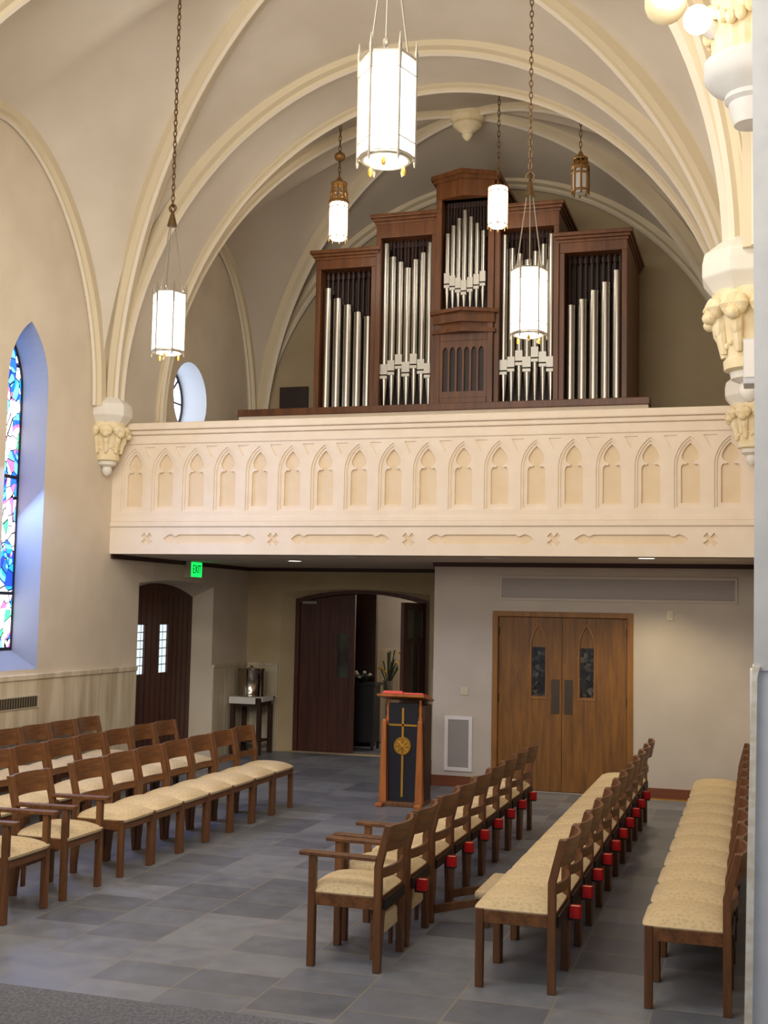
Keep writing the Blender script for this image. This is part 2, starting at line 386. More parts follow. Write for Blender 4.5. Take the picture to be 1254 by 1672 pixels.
# soffit, crown strip
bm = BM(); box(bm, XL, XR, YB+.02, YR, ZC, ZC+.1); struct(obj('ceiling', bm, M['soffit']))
bm = BM()
box(bm, -3.87, XR, YS-.025, YS, 2.705, ZC); box(bm, XL, -3.85, YR-.025, YR, 2.705, ZC)
box(bm, XL, XL+.025, YB+.03, YR, 2.705, ZC); box(bm, -3.875, -3.85, YS, YR, 2.705, ZC)
struct(obj('trim_crown', bm, M['dark_trim']))
# wainscot of vertical marble slabs
bm = BM()
def slabs(y0, y1, fn, w=.42):
    n = max(1, round((y1-y0)/w)); d = (y1-y0)/n
    for i in range(n): fn(y0+i*d+.004, y0+(i+1)*d-.004)
slabs(5.6, 13.62, lambda a, b: box(bm, XL, XL+.03, a, b, 0, 1.33))
slabs(15.86, YR, lambda a, b: box(bm, XL, XL+.03, a, b, 0, 1.27))
slabs(XL+.03, -6.92, lambda a, b: box(bm, a, b, YR-.03, YR, 0, 1.27))
slabs(-4.52, -3.86, lambda a, b: box(bm, a, b, YR-.03, YR, 0, 1.27))
struct(obj('trim_wainscot', bm, M['marble']))
bm = BM()
box(bm, XL, XL+.045, 5.6, 13.62, 1.33, 1.39); box(bm, XL, XL+.04, 15.86, YR, 1.27, 1.32); box(bm, XL, -6.92, YR-.04, YR, 1.27, 1.32); box(bm, -4.52, -3.86, YR-.04, YR, 1.27, 1.32)
struct(obj('trim_dado', bm, M['marble'], bevel=.008))
bm = BM(); box(bm, -3.865, -3.1, YS-.02, YS, 0, .13); box(bm, -1.395, XR, YS-.02, YS, 0, .13); box(bm, -3.87, -3.85, YS-.02, YR, 0, .13)
struct(obj('baseboard_front', bm, M['base_wood']))
bm = BM(); box(bm, -1.395, XR, YS-.028, YS-.005, 0, .014); struct(obj('trim_brass_strip', bm, M['gold']))

# ------------------------------------------------------------------ vaults
def el(t, n=1.93): t = min(1, abs(t)); return math.sqrt(max(0, 1-t**n))
def make_vault(name, y0, y1, Tr, Dr, Wr, wspan, hw=3.75, TrB=None, mat='vault'):
    yc, hy = (y0+y1)/2, (y1-y0)/2
    TrB = Tr if TrB is None else TrB
    D = lambda a: ZS + Dr*el(a)
    W = lambda b: ZS + Wr*el(min(1, b/wspan), 1.8)
    def z(u, v):
        a, b = abs(u), abs(v)
        T = ZS + (Tr if v < 0 else TrB)*el(a)
        if b >= a: return D(a) + (T-D(a))*((b-a)/(1-a) if a < 1 else 0)
        return D(b) + (W(b)-D(b))*(((a-b)/(1-b))**1.5 if b < 1 else 0)
    nu, nv = 64, 44; bm = BM()
    us = [-math.cos(PI*i/nu)*1.0 for i in range(nu+1)]
    vs = [-1+2*j/nv for j in range(nv+1)]
    g = [[bm.verts.new((XC+hw*u, yc+hy*v, z(u, v))) for v in vs] for u in us]
    for i in range(nu):
        for j in range(nv): bm.faces.new([g[i][j], g[i][j+1], g[i+1][j+1], g[i+1][j]])
    o = struct(obj(name, bm, M[mat], sm=True))
    return lambda x, y: z((x-XC)/hw, (y-yc)/hy), D, W, yc, hy
RIBP = [(-.125, -.16), (-.125, .0), (-.075, .02), (-.045, .03), (-.04, .075), (0, .105), (.04, .075), (.045, .03), (.075, .02), (.125, .0), (.125, -.16)]
RIBM = [1, 1, 1, 1, 0, 0, 1, 1, 1, 1, 1]
def rib(name, pts, side, sc=.82):
    bm = BM(); pr = [(a*sc, b*sc) for a, b in RIBP]
    pts = [Vector(p) for p in pts]
    m = len(pts)//2; t = (pts[m+1]-pts[m-1]).normalized(); s = Vector(side); s = (s-t*s.dot(t)).normalized()
    if t.cross(s).z > 0: pts.reverse()
    sweep(bm, pts, pr, side, mats=RIBM)
    return struct(obj(name, bm, [M['cream'], M['ochre']], sm=True))
def diag_pts(D, yc, hy, sx, sy, hw=3.75, n=44, amax=1.0):
    P = []
    for i in range(n+1):
        a = amax*math.sin(PI/2*i/n); k = .962 if hy < 2.2 else .965; P.append((XC+sx*hw*k*a, yc+sy*hy*k*a, D(a)-.01))
    return P
def diagonals(name, D, yc, hy, amax=1.0):
    for sx, sy in ((1, 1), (1, -1), (-1, 1), (-1, -1)):
        side = Vector((-sy*hy, sx*3.75, 0)).normalized()
        rib(name, diag_pts(D, yc, hy, sx, sy, amax=amax), side)
def wall_arch(name, W, yc, hy, x, span):
    P = []
    for i in range(41):
        v = -math.cos(PI*i/40)*span; P.append((x, yc+hy*v, W(abs(v))-.02))
    rib(name, P, (1, 0, 0), .62)
def trans_arch(name, y, rise, hw=3.68, sc=1.1):
    P = []
    for i in range(61):
        u = -math.cos(PI*i/60); P.append((XC+hw*u, y, ZS+rise*el(u)-.01))
    rib(name, P, (0, 1, 0), sc)
Y1, Y0 = 12.72, 8.1
zf1, D1, W1, yc1, hy1 = make_vault('ceiling_nave', Y0, Y1, 4.05, 4.3, 2.72, .86)
diagonals('trim_rib', D1, yc1, hy1)
for x in (XL+.03, XR-.02): wall_arch('trim_wall_rib', W1, yc1, hy1, x, .86)
zf2, D2, W2, yc2, hy2 = make_vault('ceiling_crossing', 3.4, Y0, 4.05, 4.3, 2.72, .86)
diagonals('trim_rib', D2, yc2, hy2)
for x in (XL+.03, XR-.02): wall_arch('trim_wall_rib', W2, yc2, hy2, x, .86)
trans_arch('trim_transverse_rib', Y0, 4.05, 3.66, 1.5)
YA = 13.72
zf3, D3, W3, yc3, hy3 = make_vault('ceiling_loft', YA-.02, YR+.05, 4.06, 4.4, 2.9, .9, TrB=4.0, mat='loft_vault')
diagonals('trim_rib', D3, yc3, hy3)
for x in (XL+.03, XR-.02): wall_arch('trim_wall_rib', W3, yc3, hy3, x, .9)
trans_arch('trim_rear_rib', YR-.0, 4.0, 3.7, .8)
# great arch over the balcony: a deep soffit between two moulded edges
def curve(hw, rise, y, n=60):
    P = [(XC-hw, y, 4.34)]
    for i in range(n+1):
        u = -math.cos(PI*i/n); P.append((XC+hw*u, y, ZS+rise*el(u)))
    return P + [(XC+hw, y, 4.34)]
bm = BM()
a = curve(3.60, 4.02, Y1-.04); b = curve(3.60, 4.02, YA+.04); c = curve(3.95, 4.5, YA+.04); d = curve(3.95, 4.5, Y1-.04)
loft(bm, d, a, closed=False); loft(bm, a, b, closed=False); loft(bm, b, c, closed=False)
struct(obj('wall_arch', bm, M['vault'], sm=True))
rib('trim_arch_front', [(x, y, z) for x, y, z in curve(3.60, 4.0, Y1-.02)], (0, 1, 0), .78)
rib('trim_arch_back', [(x, y, z) for x, y, z in curve(3.60, 4.0, YA+.0)], (0, 1, 0), .66)

# boss where the loft ribs meet
bm = BM(); zb = D3(0)
lathe(bm, [(.24, zb-.02), (.24, zb-.10), (.19, zb-.15), (.20, zb-.19), (.14, zb-.25), (.07, zb-.29), (.075, zb-.33), (.05, zb-.37), (.02, zb-.40)], XC, yc3, 16)
tag(obj('ceiling_boss', bm, M['corbel'], sm=True), 'carved cream ceiling boss where the loft vault ribs meet', 'boss')

# ------------------------------------------------------------------ corbels
def trim_at(t, px):
    for o in t.children:
        bm = bmesh.new(); bm.from_mesh(o.data)
        r = bmesh.ops.bisect_plane(bm, geom=bm.verts[:]+bm.edges[:]+bm.faces[:], plane_co=(px, 0, 0), plane_no=(math.copysign(1, px), 0, 0), clear_outer=True)
        if len(bm.verts) == 0:
            bm.free(); bpy.data.objects.remove(o); continue
        bm.to_mesh(o.data); bm.free()
def corbel(loc, s, label, big=False):
    t = empty('corbel', loc); tag(t, label, 'corbel', 'carved corbels carrying the ribs')
    bm = BM(); o8 = PI/8
    lathe(bm, [(.18*s, .17*s), (.31*s, .07*s), (.325*s, .0), (.325*s, -.09*s), (.27*s, -.16*s), (.24*s, -.20*s)], 0, 0, 8, o8)
    obj('abacus', bm, M['abacus'], t, bevel=.01)
    bm = BM()
    lathe(bm, [(.24*s, -.18*s), (.235*s, -.25*s), (.185*s, -.42*s), (.16*s, -.56*s), (.15*s, -.62*s), (.17*s, -.64*s), (.165*s, -.70*s), (.12*s, -.72*s)], 0, 0, 24)
    obj('bell', bm, M['corbel'], t, sm=True)
    for i in range(8):
        a = o8 + i*PI/4; R = .245*s; b2 = BM()
        cx, cy = R*math.cos(a), R*math.sin(a)
        for k in (-1, 0, 1):
            tx, ty = -math.sin(a)*k*.042*s, math.cos(a)*k*.042*s
            torus(b2, (cx+tx, cy+ty, -.30*s), .03*s, .03*s, 'Z', 1, 1, 10, 6)
            ball(b2, (cx+tx, cy+ty, -.30*s), (.072 if k == 0 else .062)*s, (.8, .8, 1.15), 10)
        ball(b2, (cx*1.12, cy*1.12, -.36*s), .05*s, (1, 1, .9), 8)
        ball(b2, (cx*.86, cy*.86, -.42*s), .045*s, (1, 1, 1.6), 8)
        tube(b2, (cx*.72, cy*.72, -.60*s), (cx*.88, cy*.88, -.34*s), .022*s, .05*s, 8)
        obj('leaf_scroll', b2, M['corbel'], t, sm=True)
    bm = BM()
    for i in range(24):
        a = 2*PI*i/24; ball(bm, (.165*s*math.cos(a), .165*s*math.sin(a), -.55*s + (.02*s if i % 2 else 0)), .022*s, (1, 1, 1), 6)
    obj('leaf_band', bm, M['corbel'], t, sm=True)
    bm = BM(); lathe(bm, [(.13*s, -.71*s), (.12*s, -.76*s), (.06*s, -.79*s), (.07*s, -.83*s), (.055*s, -.88*s), (.02*s, -.91*s)], 0, 0, 16)
    obj('drop_finial', bm, M['abacus'], t, sm=True)
    trim_at(t, -.066 if loc[0] < -3 else .066)
    return t
corbel((XL+.06, 12.66, 4.46), .86, 'carved cream corbel at the stained glass wall end of the balcony')
corbel((XR-.06, 12.66, 4.46), .86, 'small cream corbel at the pier end of the balcony rail')
corbel((XR-.06, 8.1, 4.44), .98, 'cream leaf-scroll corbel on the pier wall above the grey speaker box')
corbel((XL+.06, 8.1, 4.46), .86, 'cream corbel on the stained glass wall one bay from the balcony')
t = empty('capital', (XR-.04, 7.25, 5.1)); tag(t, 'large cream capital highest on the pier wall beside a spotlight', 'capital')
bm = BM(); lathe(bm, [(.10, -.04), (.125, .03), (.13, .09), (.155, .11), (.15, .14), (.24, .20), (.275, .25), (.275, .34), (.22, .37)], 0, 0, 24)
obj('base_moulding', bm, M['pier'], t, sm=True)  # pier grey stands in for cooler light on the underside
bm = BM()
R0 = lambda i: 1.0 + (.06 if i % 2 else 0)
prof = [(.21, .36), (.22, .48), (.235, .60), (.21, .72), (.24, .9), (.30, 1.05)]
rings = [[bm.verts.new((r*R0(i)*math.cos(2*PI*i/40), r*R0(i)*math.sin(2*PI*i/40), z)) for i in range(40)] for r, z in prof]
for a, b in zip(rings, rings[1:]):
    for i in range(40): bm.faces.new([a[i], a[(i+1) % 40], b[(i+1) % 40], b[i]])
obj('fluted_bell', bm, M['corbel'], t)
bm = BM()
for i in range(28):
    a = 2*PI*i/28; h = .58 + .05*math.sin(a*4); r = .255
    ball(bm, (r*math.cos(a), r*math.sin(a), h), .034, (1, 1, 1.3), 7)
obj('leaf_garland', bm, M['corbel'], t, sm=True)
bm = BM(); ball(bm, (-.5, .05, .80), .13, (1, 1, .95), 14); ball(bm, (-.38, .03, .95), .14, (1, 1, .9), 12); tube(bm, (-.2, 0, 1.0), (-.42, .03, .92), .12, .12, 12)
obj('leaf_scroll', bm, M['corbel'], t, sm=True)
trim_at(t, .04)
t = empty('spotlight', (-.31, 7.05, 5.65)); tag(t, 'small glaring spotlight mounted beside the large capital', 'spotlight')
bm = BM(); tube(bm, (0.02, .03, 0), (.09, .12, -.02), .045, .055, 14); tube(bm, (.07, .1, -.02), (.22, .2, -.1), .014); obj('housing', bm, M['white_metal'], t, sm=True)
bm = BM(); ball(bm, (0, 0, 0), .085, (1, 1, 1), 14); obj('lamp', bm, M['bulb'], t, sm=True)

# ------------------------------------------------------------------ balcony
bal = empty('choir_balcony', (XC, YB, ZC)); tag(bal, 'cream stone choir balcony with a row of blind pointed arches', 'balcony')
def lb(o): o.location = -Vector(bal.location); return o
PITCH = .407
cs = [XC + (k-8.5)*PITCH for k in range(18)]
span = []
bm = BM()
holes = []
for c in cs:
    half = [(.098, 3.33), (.098, 3.70), (.088, 3.728), (.068, 3.742), (.046, 3.738), (.034, 3.746), (.034, 3.758), (.058, 3.770), (.082, 3.797), (.088, 3.835), (.072, 3.878), (.042, 3.925)]
    holes.append([(c+x, z) for x, z in half] + [(c, 3.965)] + [(c-x, z) for x, z in half[::-1]])
    for sx in (-1, 1):   # sunk spandrel triangles between the arches
        m = c+sx*PITCH/2
        if sx == 1 and c < cs[-1]: span.append([(m-.07, 4.045), (m, 3.915), (m+.07, 4.045)])
plate(bm, rect(XL, XR, 3.2, 4.06), holes, XZ, YB+.035, YB+.075)
lb(obj('tracery_panel', bm, M['stone'], bal))
bm = BM(); plate(bm, rect(XL, XR, 3.12, 4.08), [lancet(c, .165, 3.27, 3.72, 4.03) for c in cs] + span, XZ, YB, YB+.045)
lb(obj('arcade_panel', bm, M['stone'], bal))
bm = BM(); plate(bm, rect(XL, XR, 3.13, 4.07), [lancet(c, .140, 3.285, 3.72, 4.00) for c in cs], XZ, YB+.018, YB+.05)
lb(obj('inner_moulding', bm, M['stone'], bal))
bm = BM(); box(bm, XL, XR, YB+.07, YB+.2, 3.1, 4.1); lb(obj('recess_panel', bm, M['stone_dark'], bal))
bm = BM()
box(bm, XL, XR, YB-.02, YB+.3, 4.08, 4.19); box(bm, XL, XR, YB-.05, YB+.33, 4.19, 4.245)
box(bm, XL, XR, YB-.085, YB+.36, 4.245, 4.33)
lb(obj('cap_rail', bm, M['stone'], bal, bevel=.014))
bm = BM(); box(bm, XL, XR, YB-.03, YB+.3, 3.085, 3.145); box(bm, XL, XR, YB-.012, YB+.3, 3.145, 3.2); lb(obj('string_course', bm, M['stone'], bal, bevel=.01))
bm = BM(); holes = []
def cross(c, z, r=.075, w=.022):
    out = []
    for k in range(4):
        a = PI/4 + k*PI/2; d = (math.cos(a), math.sin(a)); n = (-d[1], d[0])
        out.append((c + w*1.25*math.cos(a-PI/4), z + w*1.25*math.sin(a-PI/4)))
        out.append((c + d[0]*r*.75 - n[0]*w, z + d[1]*r*.75 - n[1]*w)); out.append((c + d[0]*r - n[0]*w*1.3, z + d[1]*r - n[1]*w*1.3))
        out.append((c + d[0]*r + n[0]*w*1.3, z + d[1]*r + n[1]*w*1.3)); out.append((c + d[0]*r*.75 + n[0]*w, z + d[1]*r*.75 + n[1]*w))
    return out
def longbar(a, b, z):
    h = .052
    return [(a, z), (a+.05, z-.04), (a+.10, z-h-.005), (a+.145, z-.035), (a+.165, z-.03), (a+.20, z-h), (b-.20, z-h), (b-.165, z-.03), (b-.145, z-.035), (b-.10, z-h-.005), (b-.05, z-.04),
            (b, z), (b-.05, z+.04), (b-.10, z+h+.005), (b-.145, z+.035), (b-.165, z+.03), (b-.20, z+h), (a+.20, z+h), (a+.165, z+.03), (a+.145, z+.035), (a+.10, z+h+.005), (a+.05, z+.04)]
for i in range(-2, 3): holes.append(cross(XC+i*1.628, 2.942))
for i in range(-2, 2): holes.append(longbar(XC+i*1.628+.22, XC+(i+1)*1.628-.22, 2.942))
plate(bm, rect(XL, XR, ZC, 3.085), holes, XZ, YB-.005, YB+.025)
lb(obj('frieze', bm, M['stone'], bal))
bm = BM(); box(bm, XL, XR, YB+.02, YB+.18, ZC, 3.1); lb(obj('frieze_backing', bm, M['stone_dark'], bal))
bm = BM(); box(bm, XL, XR, YB+.18, YR+.04, ZC+.1, ZF); struct(obj('floor_loft', bm, M['soffit']))

# ------------------------------------------------------------------ organ
org = empty('pipe_organ', (XC, 15.3, ZF)); tag(org, 'mahogany pipe organ with silver pipes standing in the loft', 'organ')
def lo(o): o.location = Vector(o.location) - Vector(org.location); return o
YO = 15.3; ZL = 4.87
bm = BM(); box(bm, -6.83, -1.27, YO-.12, YO+.10, ZF, 4.775); tag(obj('ledge_wall', bm, M['stone']), 'low cream ledge wall with wooden cap beneath the organ', 'ledge')
lw = bpy.data.objects['ledge_wall']
bm = BM(); box(bm, -6.85, -1.25, YO-.15, YO+.10, 4.775, ZL); obj('wooden_cap', bm, M['organ'], lw, bevel=.008)
def tower(x0, x1, zo, zt, depth=1.74, yf=YO+.12, open_left=True):
    """a case: stiles, rear panel, fascia, cornice"""
    bm = BM()
    box(bm, x0, x0+.07, yf, YR, ZF, zo); box(bm, x1-.07, x1, yf, YR, ZF, zo)
    box(bm, x0, x1, yf, YR, zo, zt-.10); box(bm, x0+.07, x1-.07, yf+.004, yf+.3, ZF, ZL+.035)
    o = lo(obj('case_tower', bm, M['organ'], org, bevel=.006))
    bm = BM()
    for k, (e, za, zb) in enumerate(((.02, zt-.13, zt-.09), (.045, zt-.09, zt-.05), (.075, zt-.05, zt))):
        box(bm, x0-e, x1+e, yf-e, YR, za, zb)
    c = obj('cornice', bm, M['organ'], o, bevel=.008)
    bm = BM(); box(bm, x0+.07, x1-.07, yf+.30, yf+.34, ZF, zo); obj('back_panel', bm, M['organ_dark'], o)
    return o
def pipe(x, y, r, zb, zm, zt, mouth=True):
    bm = BM()
    if mouth:
        tube(bm, (x, y, zm), (x, y, zt), r, r, 16)
        tube(bm, (x, y, zt), (x, y, zt+.012), r*1.05, r*1.05, 16)
        tube(bm, (x, y, zb), (x, y, zm-.15), r*.35, r*.95, 16)
    else:
        tube(bm, (x, y, zb), (x, y, zt), r, r, 16)
        tube(bm, (x, y, zt), (x, y, zt+.012), r*1.05, r*1.05, 16)
    o = lo(obj('pipe', bm, M['tin'], org, sm=True))
    if mouth:
        bm = BM(); w = r*1.06
        box(bm, x-w, x+w, y-r*1.08, y+r*.6, zm-.105, zm+.035); box(bm, x-w*.96, x+w*.96, y-r*1.15, y, zm-.165, zm-.125)
        obj('mouth', bm, M['tin_bright'], o)
def shade(xs, y, zts, ztop, r=.022):
    bm = BM()
    for x, z in zip(xs, zts):
        tube(bm, (x, y, z), (x, y, ztop), r, r, 8); tube(bm, (x, y, z-.005), (x, y, z+.05), r*1.6, r*1.6, 8); tube(bm, (x, y, ztop-.10), (x, y, ztop-.03), r*1.7, r*1.7, 8)
    lo(obj('pipe_shade', bm, M['organ_dark'], org, sm=True))
h = lambda d: XC + d
# inner and outer flanking towers, mirrored about the centre
S2x0, S2x1 = 0.40, 1.26
for sg in (-1, 1):
    a, b = sorted((h(sg*S2x0), h(sg*S2x1)))
    tower(a, b, 7.24, 7.56)
    xs = [a+.115 + i*(b-a-.23)/6 for i in range(7)]
    tops = [7.17, 6.98, 6.90, 6.81, 6.92, 7.01, 7.14]
    mouths = [5.47, 5.52, 5.60, 5.49, 5.60, 5.52, 5.46] if sg < 0 else [5.46, 5.50, 5.58, 5.49, 5.62, 5.55, 5.48]
    for i, x in enumerate(xs): pipe(x, YO+.24, .052 if i in (0, 3, 6) else .046, ZL+.03, mouths[i]-.01, tops[i])
    shade([x+.03 for x in xs] + [x-.03 for x in xs], YO+.34, [t_-.05 for t_ in tops]*2, 7.24)
    a, b = sorted((h(sg*S2x1), h(sg*2.14)))
    tower(a, b, 6.86, 7.12, yf=YO+.14)
    tops = [6.17, 6.24, 6.35, 6.45, 6.60]
    if sg < 0: tops = tops[::-1]
    xs = [a+.14 + i*(b-a-.28)/4 for i in range(5)]
    for i, x in enumerate(xs): pipe(x, YO+.27, .062, ZL+.03, 0, tops[i], False)
    shade([x+.035 for x in xs] + [x-.035 for x in xs], YO+.36, [t_-.05 for t_ in tops]*2, 6.86)
# centre tower with a prow-shaped cornice
bm = BM(); x0, x1 = h(-.40), h(.40); yf = YO+.06
box(bm, x0, x0+.08, yf, YR, ZF, 7.72); box(bm, x1-.08, x1, yf, YR, ZF, 7.72); box(bm, x0, x1, yf+.02, YR, 7.68, 7.88)
box(bm, x0+.08, x1-.08, yf+.004, yf+.3, 5.74, 5.86); box(bm, x0+.08, x1-.08, yf+.004, yf+.3, 4.9, 4.98); box(bm, x0+.08, x1-.08, yf+.02, yf+.3, 5.86, 6.13)
ct = lo(obj('centre_tower', bm, M['organ'], org, bevel=.006))
def prow(bm, e, p, za, zb, yb=None):
    yb = YR if yb is None else yb
    P = [(x0-e, yf-e*.3), (h(0), yf-p), (x1+e, yf-e*.3), (x1+e, yb), (x0-e, yb)]
    hexa(bm, [(x, y, za) for x, y in P], [(x, y, zb) for x, y in P])
bm = BM(); prow(bm, .0, .14, 7.68, 7.90); prow(bm, .04, .20, 7.90, 7.95); prow(bm, .075, .25, 7.95, 8.01); obj('cornice', bm, M['organ'], ct)
bm = BM(); prow(bm, .06, .22, 6.10, 6.15, yf+.2); prow(bm, .02, .16, 5.97, 6.10, yf+.2); prow(bm, -.04, .10, 5.89, 5.97, yf+.2); prow(bm, .03, .14, 5.84, 5.89, yf+.2)
obj('bracket_shelf', bm, M['organ'], ct)
bm = BM(); box(bm, x0+.08, x1-.08, yf+.26, yf+.30, 4.9, 7.7); obj('back_panel', bm, M['organ_dark'], ct)
tops = [7.21, 7.31, 7.40, 7.50, 7.41, 7.32, 7.22]; mouths = [6.62, 6.58, 6.54, 6.50, 6.54, 6.58, 6.62]
xs = [h(-.245 + i*.0817) for i in range(7)]
for i, x in enumerate(xs): pipe(x, yf+.06-.05*(3-abs(i-3))/3, .036, 6.16, mouths[i]+.02, tops[i])
shade([x+.02 for x in xs]+[x-.02 for x in xs], yf+.15, [t_-.04 for t_ in tops]*2, 7.70, .016)
bm = BM()
gh = [lancet(h(-.245 + i*.098), .036, 5.06, 5.60, 5.66) for i in range(6)]
plate(bm, rect(x0+.08, x1-.08, 4.98, 5.74), gh, XZ, yf+.01, yf+.05); obj('grille', bm, M['organ'], ct)
bm = BM(); box(bm, x0+.08, x1-.08, yf+.052, yf+.1, 4.98, 5.74); obj('grille_cloth', bm, M['organ_dark'], ct)
# small doorway in the loft corner
bm = BM(); box(bm, -7.02, -6.56, YR+.0, YR+.05, ZF, 5.55); struct(obj('door_4', bm, M['organ_dark']))

# ------------------------------------------------------------------ lanterns
def chain(bm, x, y, z0, z1, s=.05):
    n = int((z1-z0)/s)
    for i in range(n):
        torus(bm, (x, y, z0+(i+.5)*s), s*.42, s*.13, 'X' if i % 2 else 'Y', .55, 1.35 if 1 else 1, 8, 5)
def chain_ok(bm, x, y, z0, z1, s=.055):
    n = max(1, round((z1-z0)/s)); s = (z1-z0)/n
    for i in range(n):
        z = z0+(i+.5)*s
        for k in range(2):
            pass
        ring = []
        for a in range(8):
            t = 2*PI*a/8; ring.append((.016*math.cos(t), s*.66*math.sin(t)))
        for a in range(8):
            p, q = ring[a], ring[(a+1) % 8]
            if i % 2: tube(bm, (x+p[0], y, z+p[1]), (x+q[0], y, z+q[1]), .006, None, 4)
            else: tube(bm, (x, y+p[0], z+p[1]), (x, y+q[0], z+q[1]), .006, None, 4)
def big_lantern(x, y, zb, ztop, label, group):
    t = empty('pendant_lantern', (x, y, zb)); tag(t, label, 'pendant lamp', group)
    R, H = .158, .60; a0 = math.radians(12)
    bm = BM(); lathe(bm, [(R*.80, .025), (R*.97, .03), (R, .08), (R*1.01, H-.12), (R*.95, H-.01)], 0, 0, 6, a0); obj('glass_shade', bm, M['shade'], t)
    bm = BM()
    for i in range(6):
        a = a0+i*PI/3; c, s_ = math.cos(a), math.sin(a)
        P = [(R*1.03*c, R*1.03*s_, z) for z in (-.03, .0, H-.1, H+.02, H+.10)]
        tube(bm, P[0], P[1], .004, .011, 6); tube(bm, P[1], P[2], .008, .008, 6); tube(bm, P[2], P[3], .011, .012, 6); tube(bm, P[3], P[4], .013, .003, 6)
    obj('corner_bars', bm, M['pewter'], t)
    for z, r in ((.025, R*1.02), (.11, R*1.03), (H-.10, R*1.03), (H, R)):
        P = [(r*math.cos(a0+i*PI/3), r*math.sin(a0+i*PI/3), z) for i in range(7)]; bm = BM()
        for p, q in zip(P, P[1:]): tube(bm, p, q, .004 if z not in (.025, H) else .008, None, 6)
        obj('band', bm, M['pewter'], t)
    bm = BM(); lathe(bm, [(R*.82, .012), (R*.98, .022), (R*.98, .03), (R*.82, .03)], 0, 0, 28, cap=False); torus(bm, (0, 0, .018), R*.84, .012, seg=28); obj('bottom_ring', bm, M['pewter'], t, sm=True)
    for i in range(3):
        a = a0+PI/6+i*2*PI/3; b2 = BM(); tube(b2, (R*.86*math.cos(a), R*.86*math.sin(a), H), (.03*math.cos(a), .03*math.sin(a), 1.30), .006, None, 6)
        ball(b2, (R*.86*math.cos(a), R*.86*math.sin(a), H+.04), .02, (1, 1, 1.6), 8)
        obj('hanger_rod', b2, M['pewter'], t)
    bm = BM()
    for i in range(3):
        a = a0+i*2*PI/3+.5; ball(bm, (R*.7*math.cos(a), R*.7*math.sin(a), -.03), .014, (1, 1, 1.9), 8)
    obj('drop_finials', bm, M['gold'], t)
    bm = BM(); lathe(bm, [(.05, 1.28), (.045, 1.30), (.02, 1.40), (.012, 1.43)], 0, 0, 12); torus(bm, (0, 0, 1.46), .038, .008, 'Y', seg=14); torus(bm, (0, 0, 1.46), .038, .008, 'X', seg=14)
    obj('hub', bm, M['bronze'], t, sm=True)
    bm = BM(); chain_ok(bm, 0, 0, 1.48, ztop-zb); obj('chain', bm, M['bronze'], t)
    lt = bpy.data.lights.new('lamp', 'POINT'); lt.energy = 12; lt.color = (1, .88, .72); lt.shadow_soft_size = .12
    l = bpy.data.objects.new('lamp_light', lt); COL.objects.link(l); l.location = (x, y, zb-.18); return t
G = 'hexagonal nave lanterns on chains'
big_lantern(-5.48, 10.45, 4.60, zf1(-5.48, 10.45)-.03, 'glowing hexagonal lantern hanging closest to the stained glass window wall', G)
big_lantern(-1.92, 10.45, 4.60, zf1(-1.92, 10.45)-.03, 'glowing hexagonal lantern hanging in front of the organ pipes', G)
big_lantern(-1.98, 6.30, 4.66, zf2(-1.98, 6.3)-.03, 'largest glowing lantern, cut by the picture top, hanging nearest the camera', G)
def small_lantern(x, y, zb, H, R, ztop, label, lit, crown, canopy):
    t = empty('loft_lantern', (x, y, zb)); tag(t, label, 'pendant lamp', 'small lanterns in the organ loft')
    bm = BM(); lathe(bm, [(R*.7, 0), (R*.9, .02), (R, .08), (R, H-.05), (R*.92, H)], 0, 0, 8, .2); obj('glass_shade', bm, M['shade'] if lit else M['shade_off'], t, sm=False)
    bm = BM()
    for i in range(8):
        a = .2+i*PI/4; tube(bm, (R*1.02*math.cos(a), R*1.02*math.sin(a), -.02), (R*1.02*math.cos(a), R*1.02*math.sin(a), H+.02), .006 if lit else .012, None, 6)
    for z in (.03, H-.06, H): torus(bm, (0, 0, z), R*1.02, .006 if lit else .013, seg=20)
    obj('cage', bm, M['brass'], t)
    z = H
    if crown:
        bm = BM()
        for i in range(8):
            a = .2+i*PI/4; tube(bm, (R*.95*math.cos(a), R*.95*math.sin(a), H), (R*.75*math.cos(a), R*.75*math.sin(a), H+crown), .013, .008, 6)
            b = a+PI/8; ball(bm, (R*.85*math.cos(b), R*.85*math.sin(b), H+crown*.5), .022, (1, 1, 1), 6)
        torus(bm, (0, 0, H+.02), R*.98, .018, seg=20); torus(bm, (0, 0, H+crown), R*.76, .016, seg=20); lathe(bm, [(R*.78, H+crown), (R*.4, H+crown+.04), (.02, H+crown+.09)], 0, 0, 12)
        obj('crown', bm, M['brass'], t); z = H+crown+.08
    else:
        bm = BM(); lathe(bm, [(R*.9, H), (R*.5, H+.03), (.02, H+.06)], 0, 0, 12); obj('cap', bm, M['brass'], t); z = H+.05
    bm = BM(); chain_ok(bm, 0, 0, z, ztop-zb, .07)
    obj('chain', bm, M['bronze'], t)
    if canopy:
        bm = BM(); ball(bm, (0, 0, canopy), .075, (1, 1, .8), 12); obj('ball_ornament', bm, M['brass'], t, sm=True)
    if lit:
        lt = bpy.data.lights.new('lamp', 'POINT'); lt.energy = 9; lt.color = (1, .86, .68); lt.shadow_soft_size = .1
        l = bpy.data.objects.new('lamp_light', lt); COL.objects.link(l); l.location = (x, y, zb-.15)
small_lantern(-5.12, 14.3, 6.89, .48, .118, zf3(-5.12, 14.3), 'small lit lantern with brass crown beside the organ, nearest the round window', True, .26, 1.10)
small_lantern(-3.07, 14.5, 6.96, .51, .122, zf3(-3.07, 14.5), 'small lit lantern hanging just beside the tall centre organ tower', True, 0, 0)
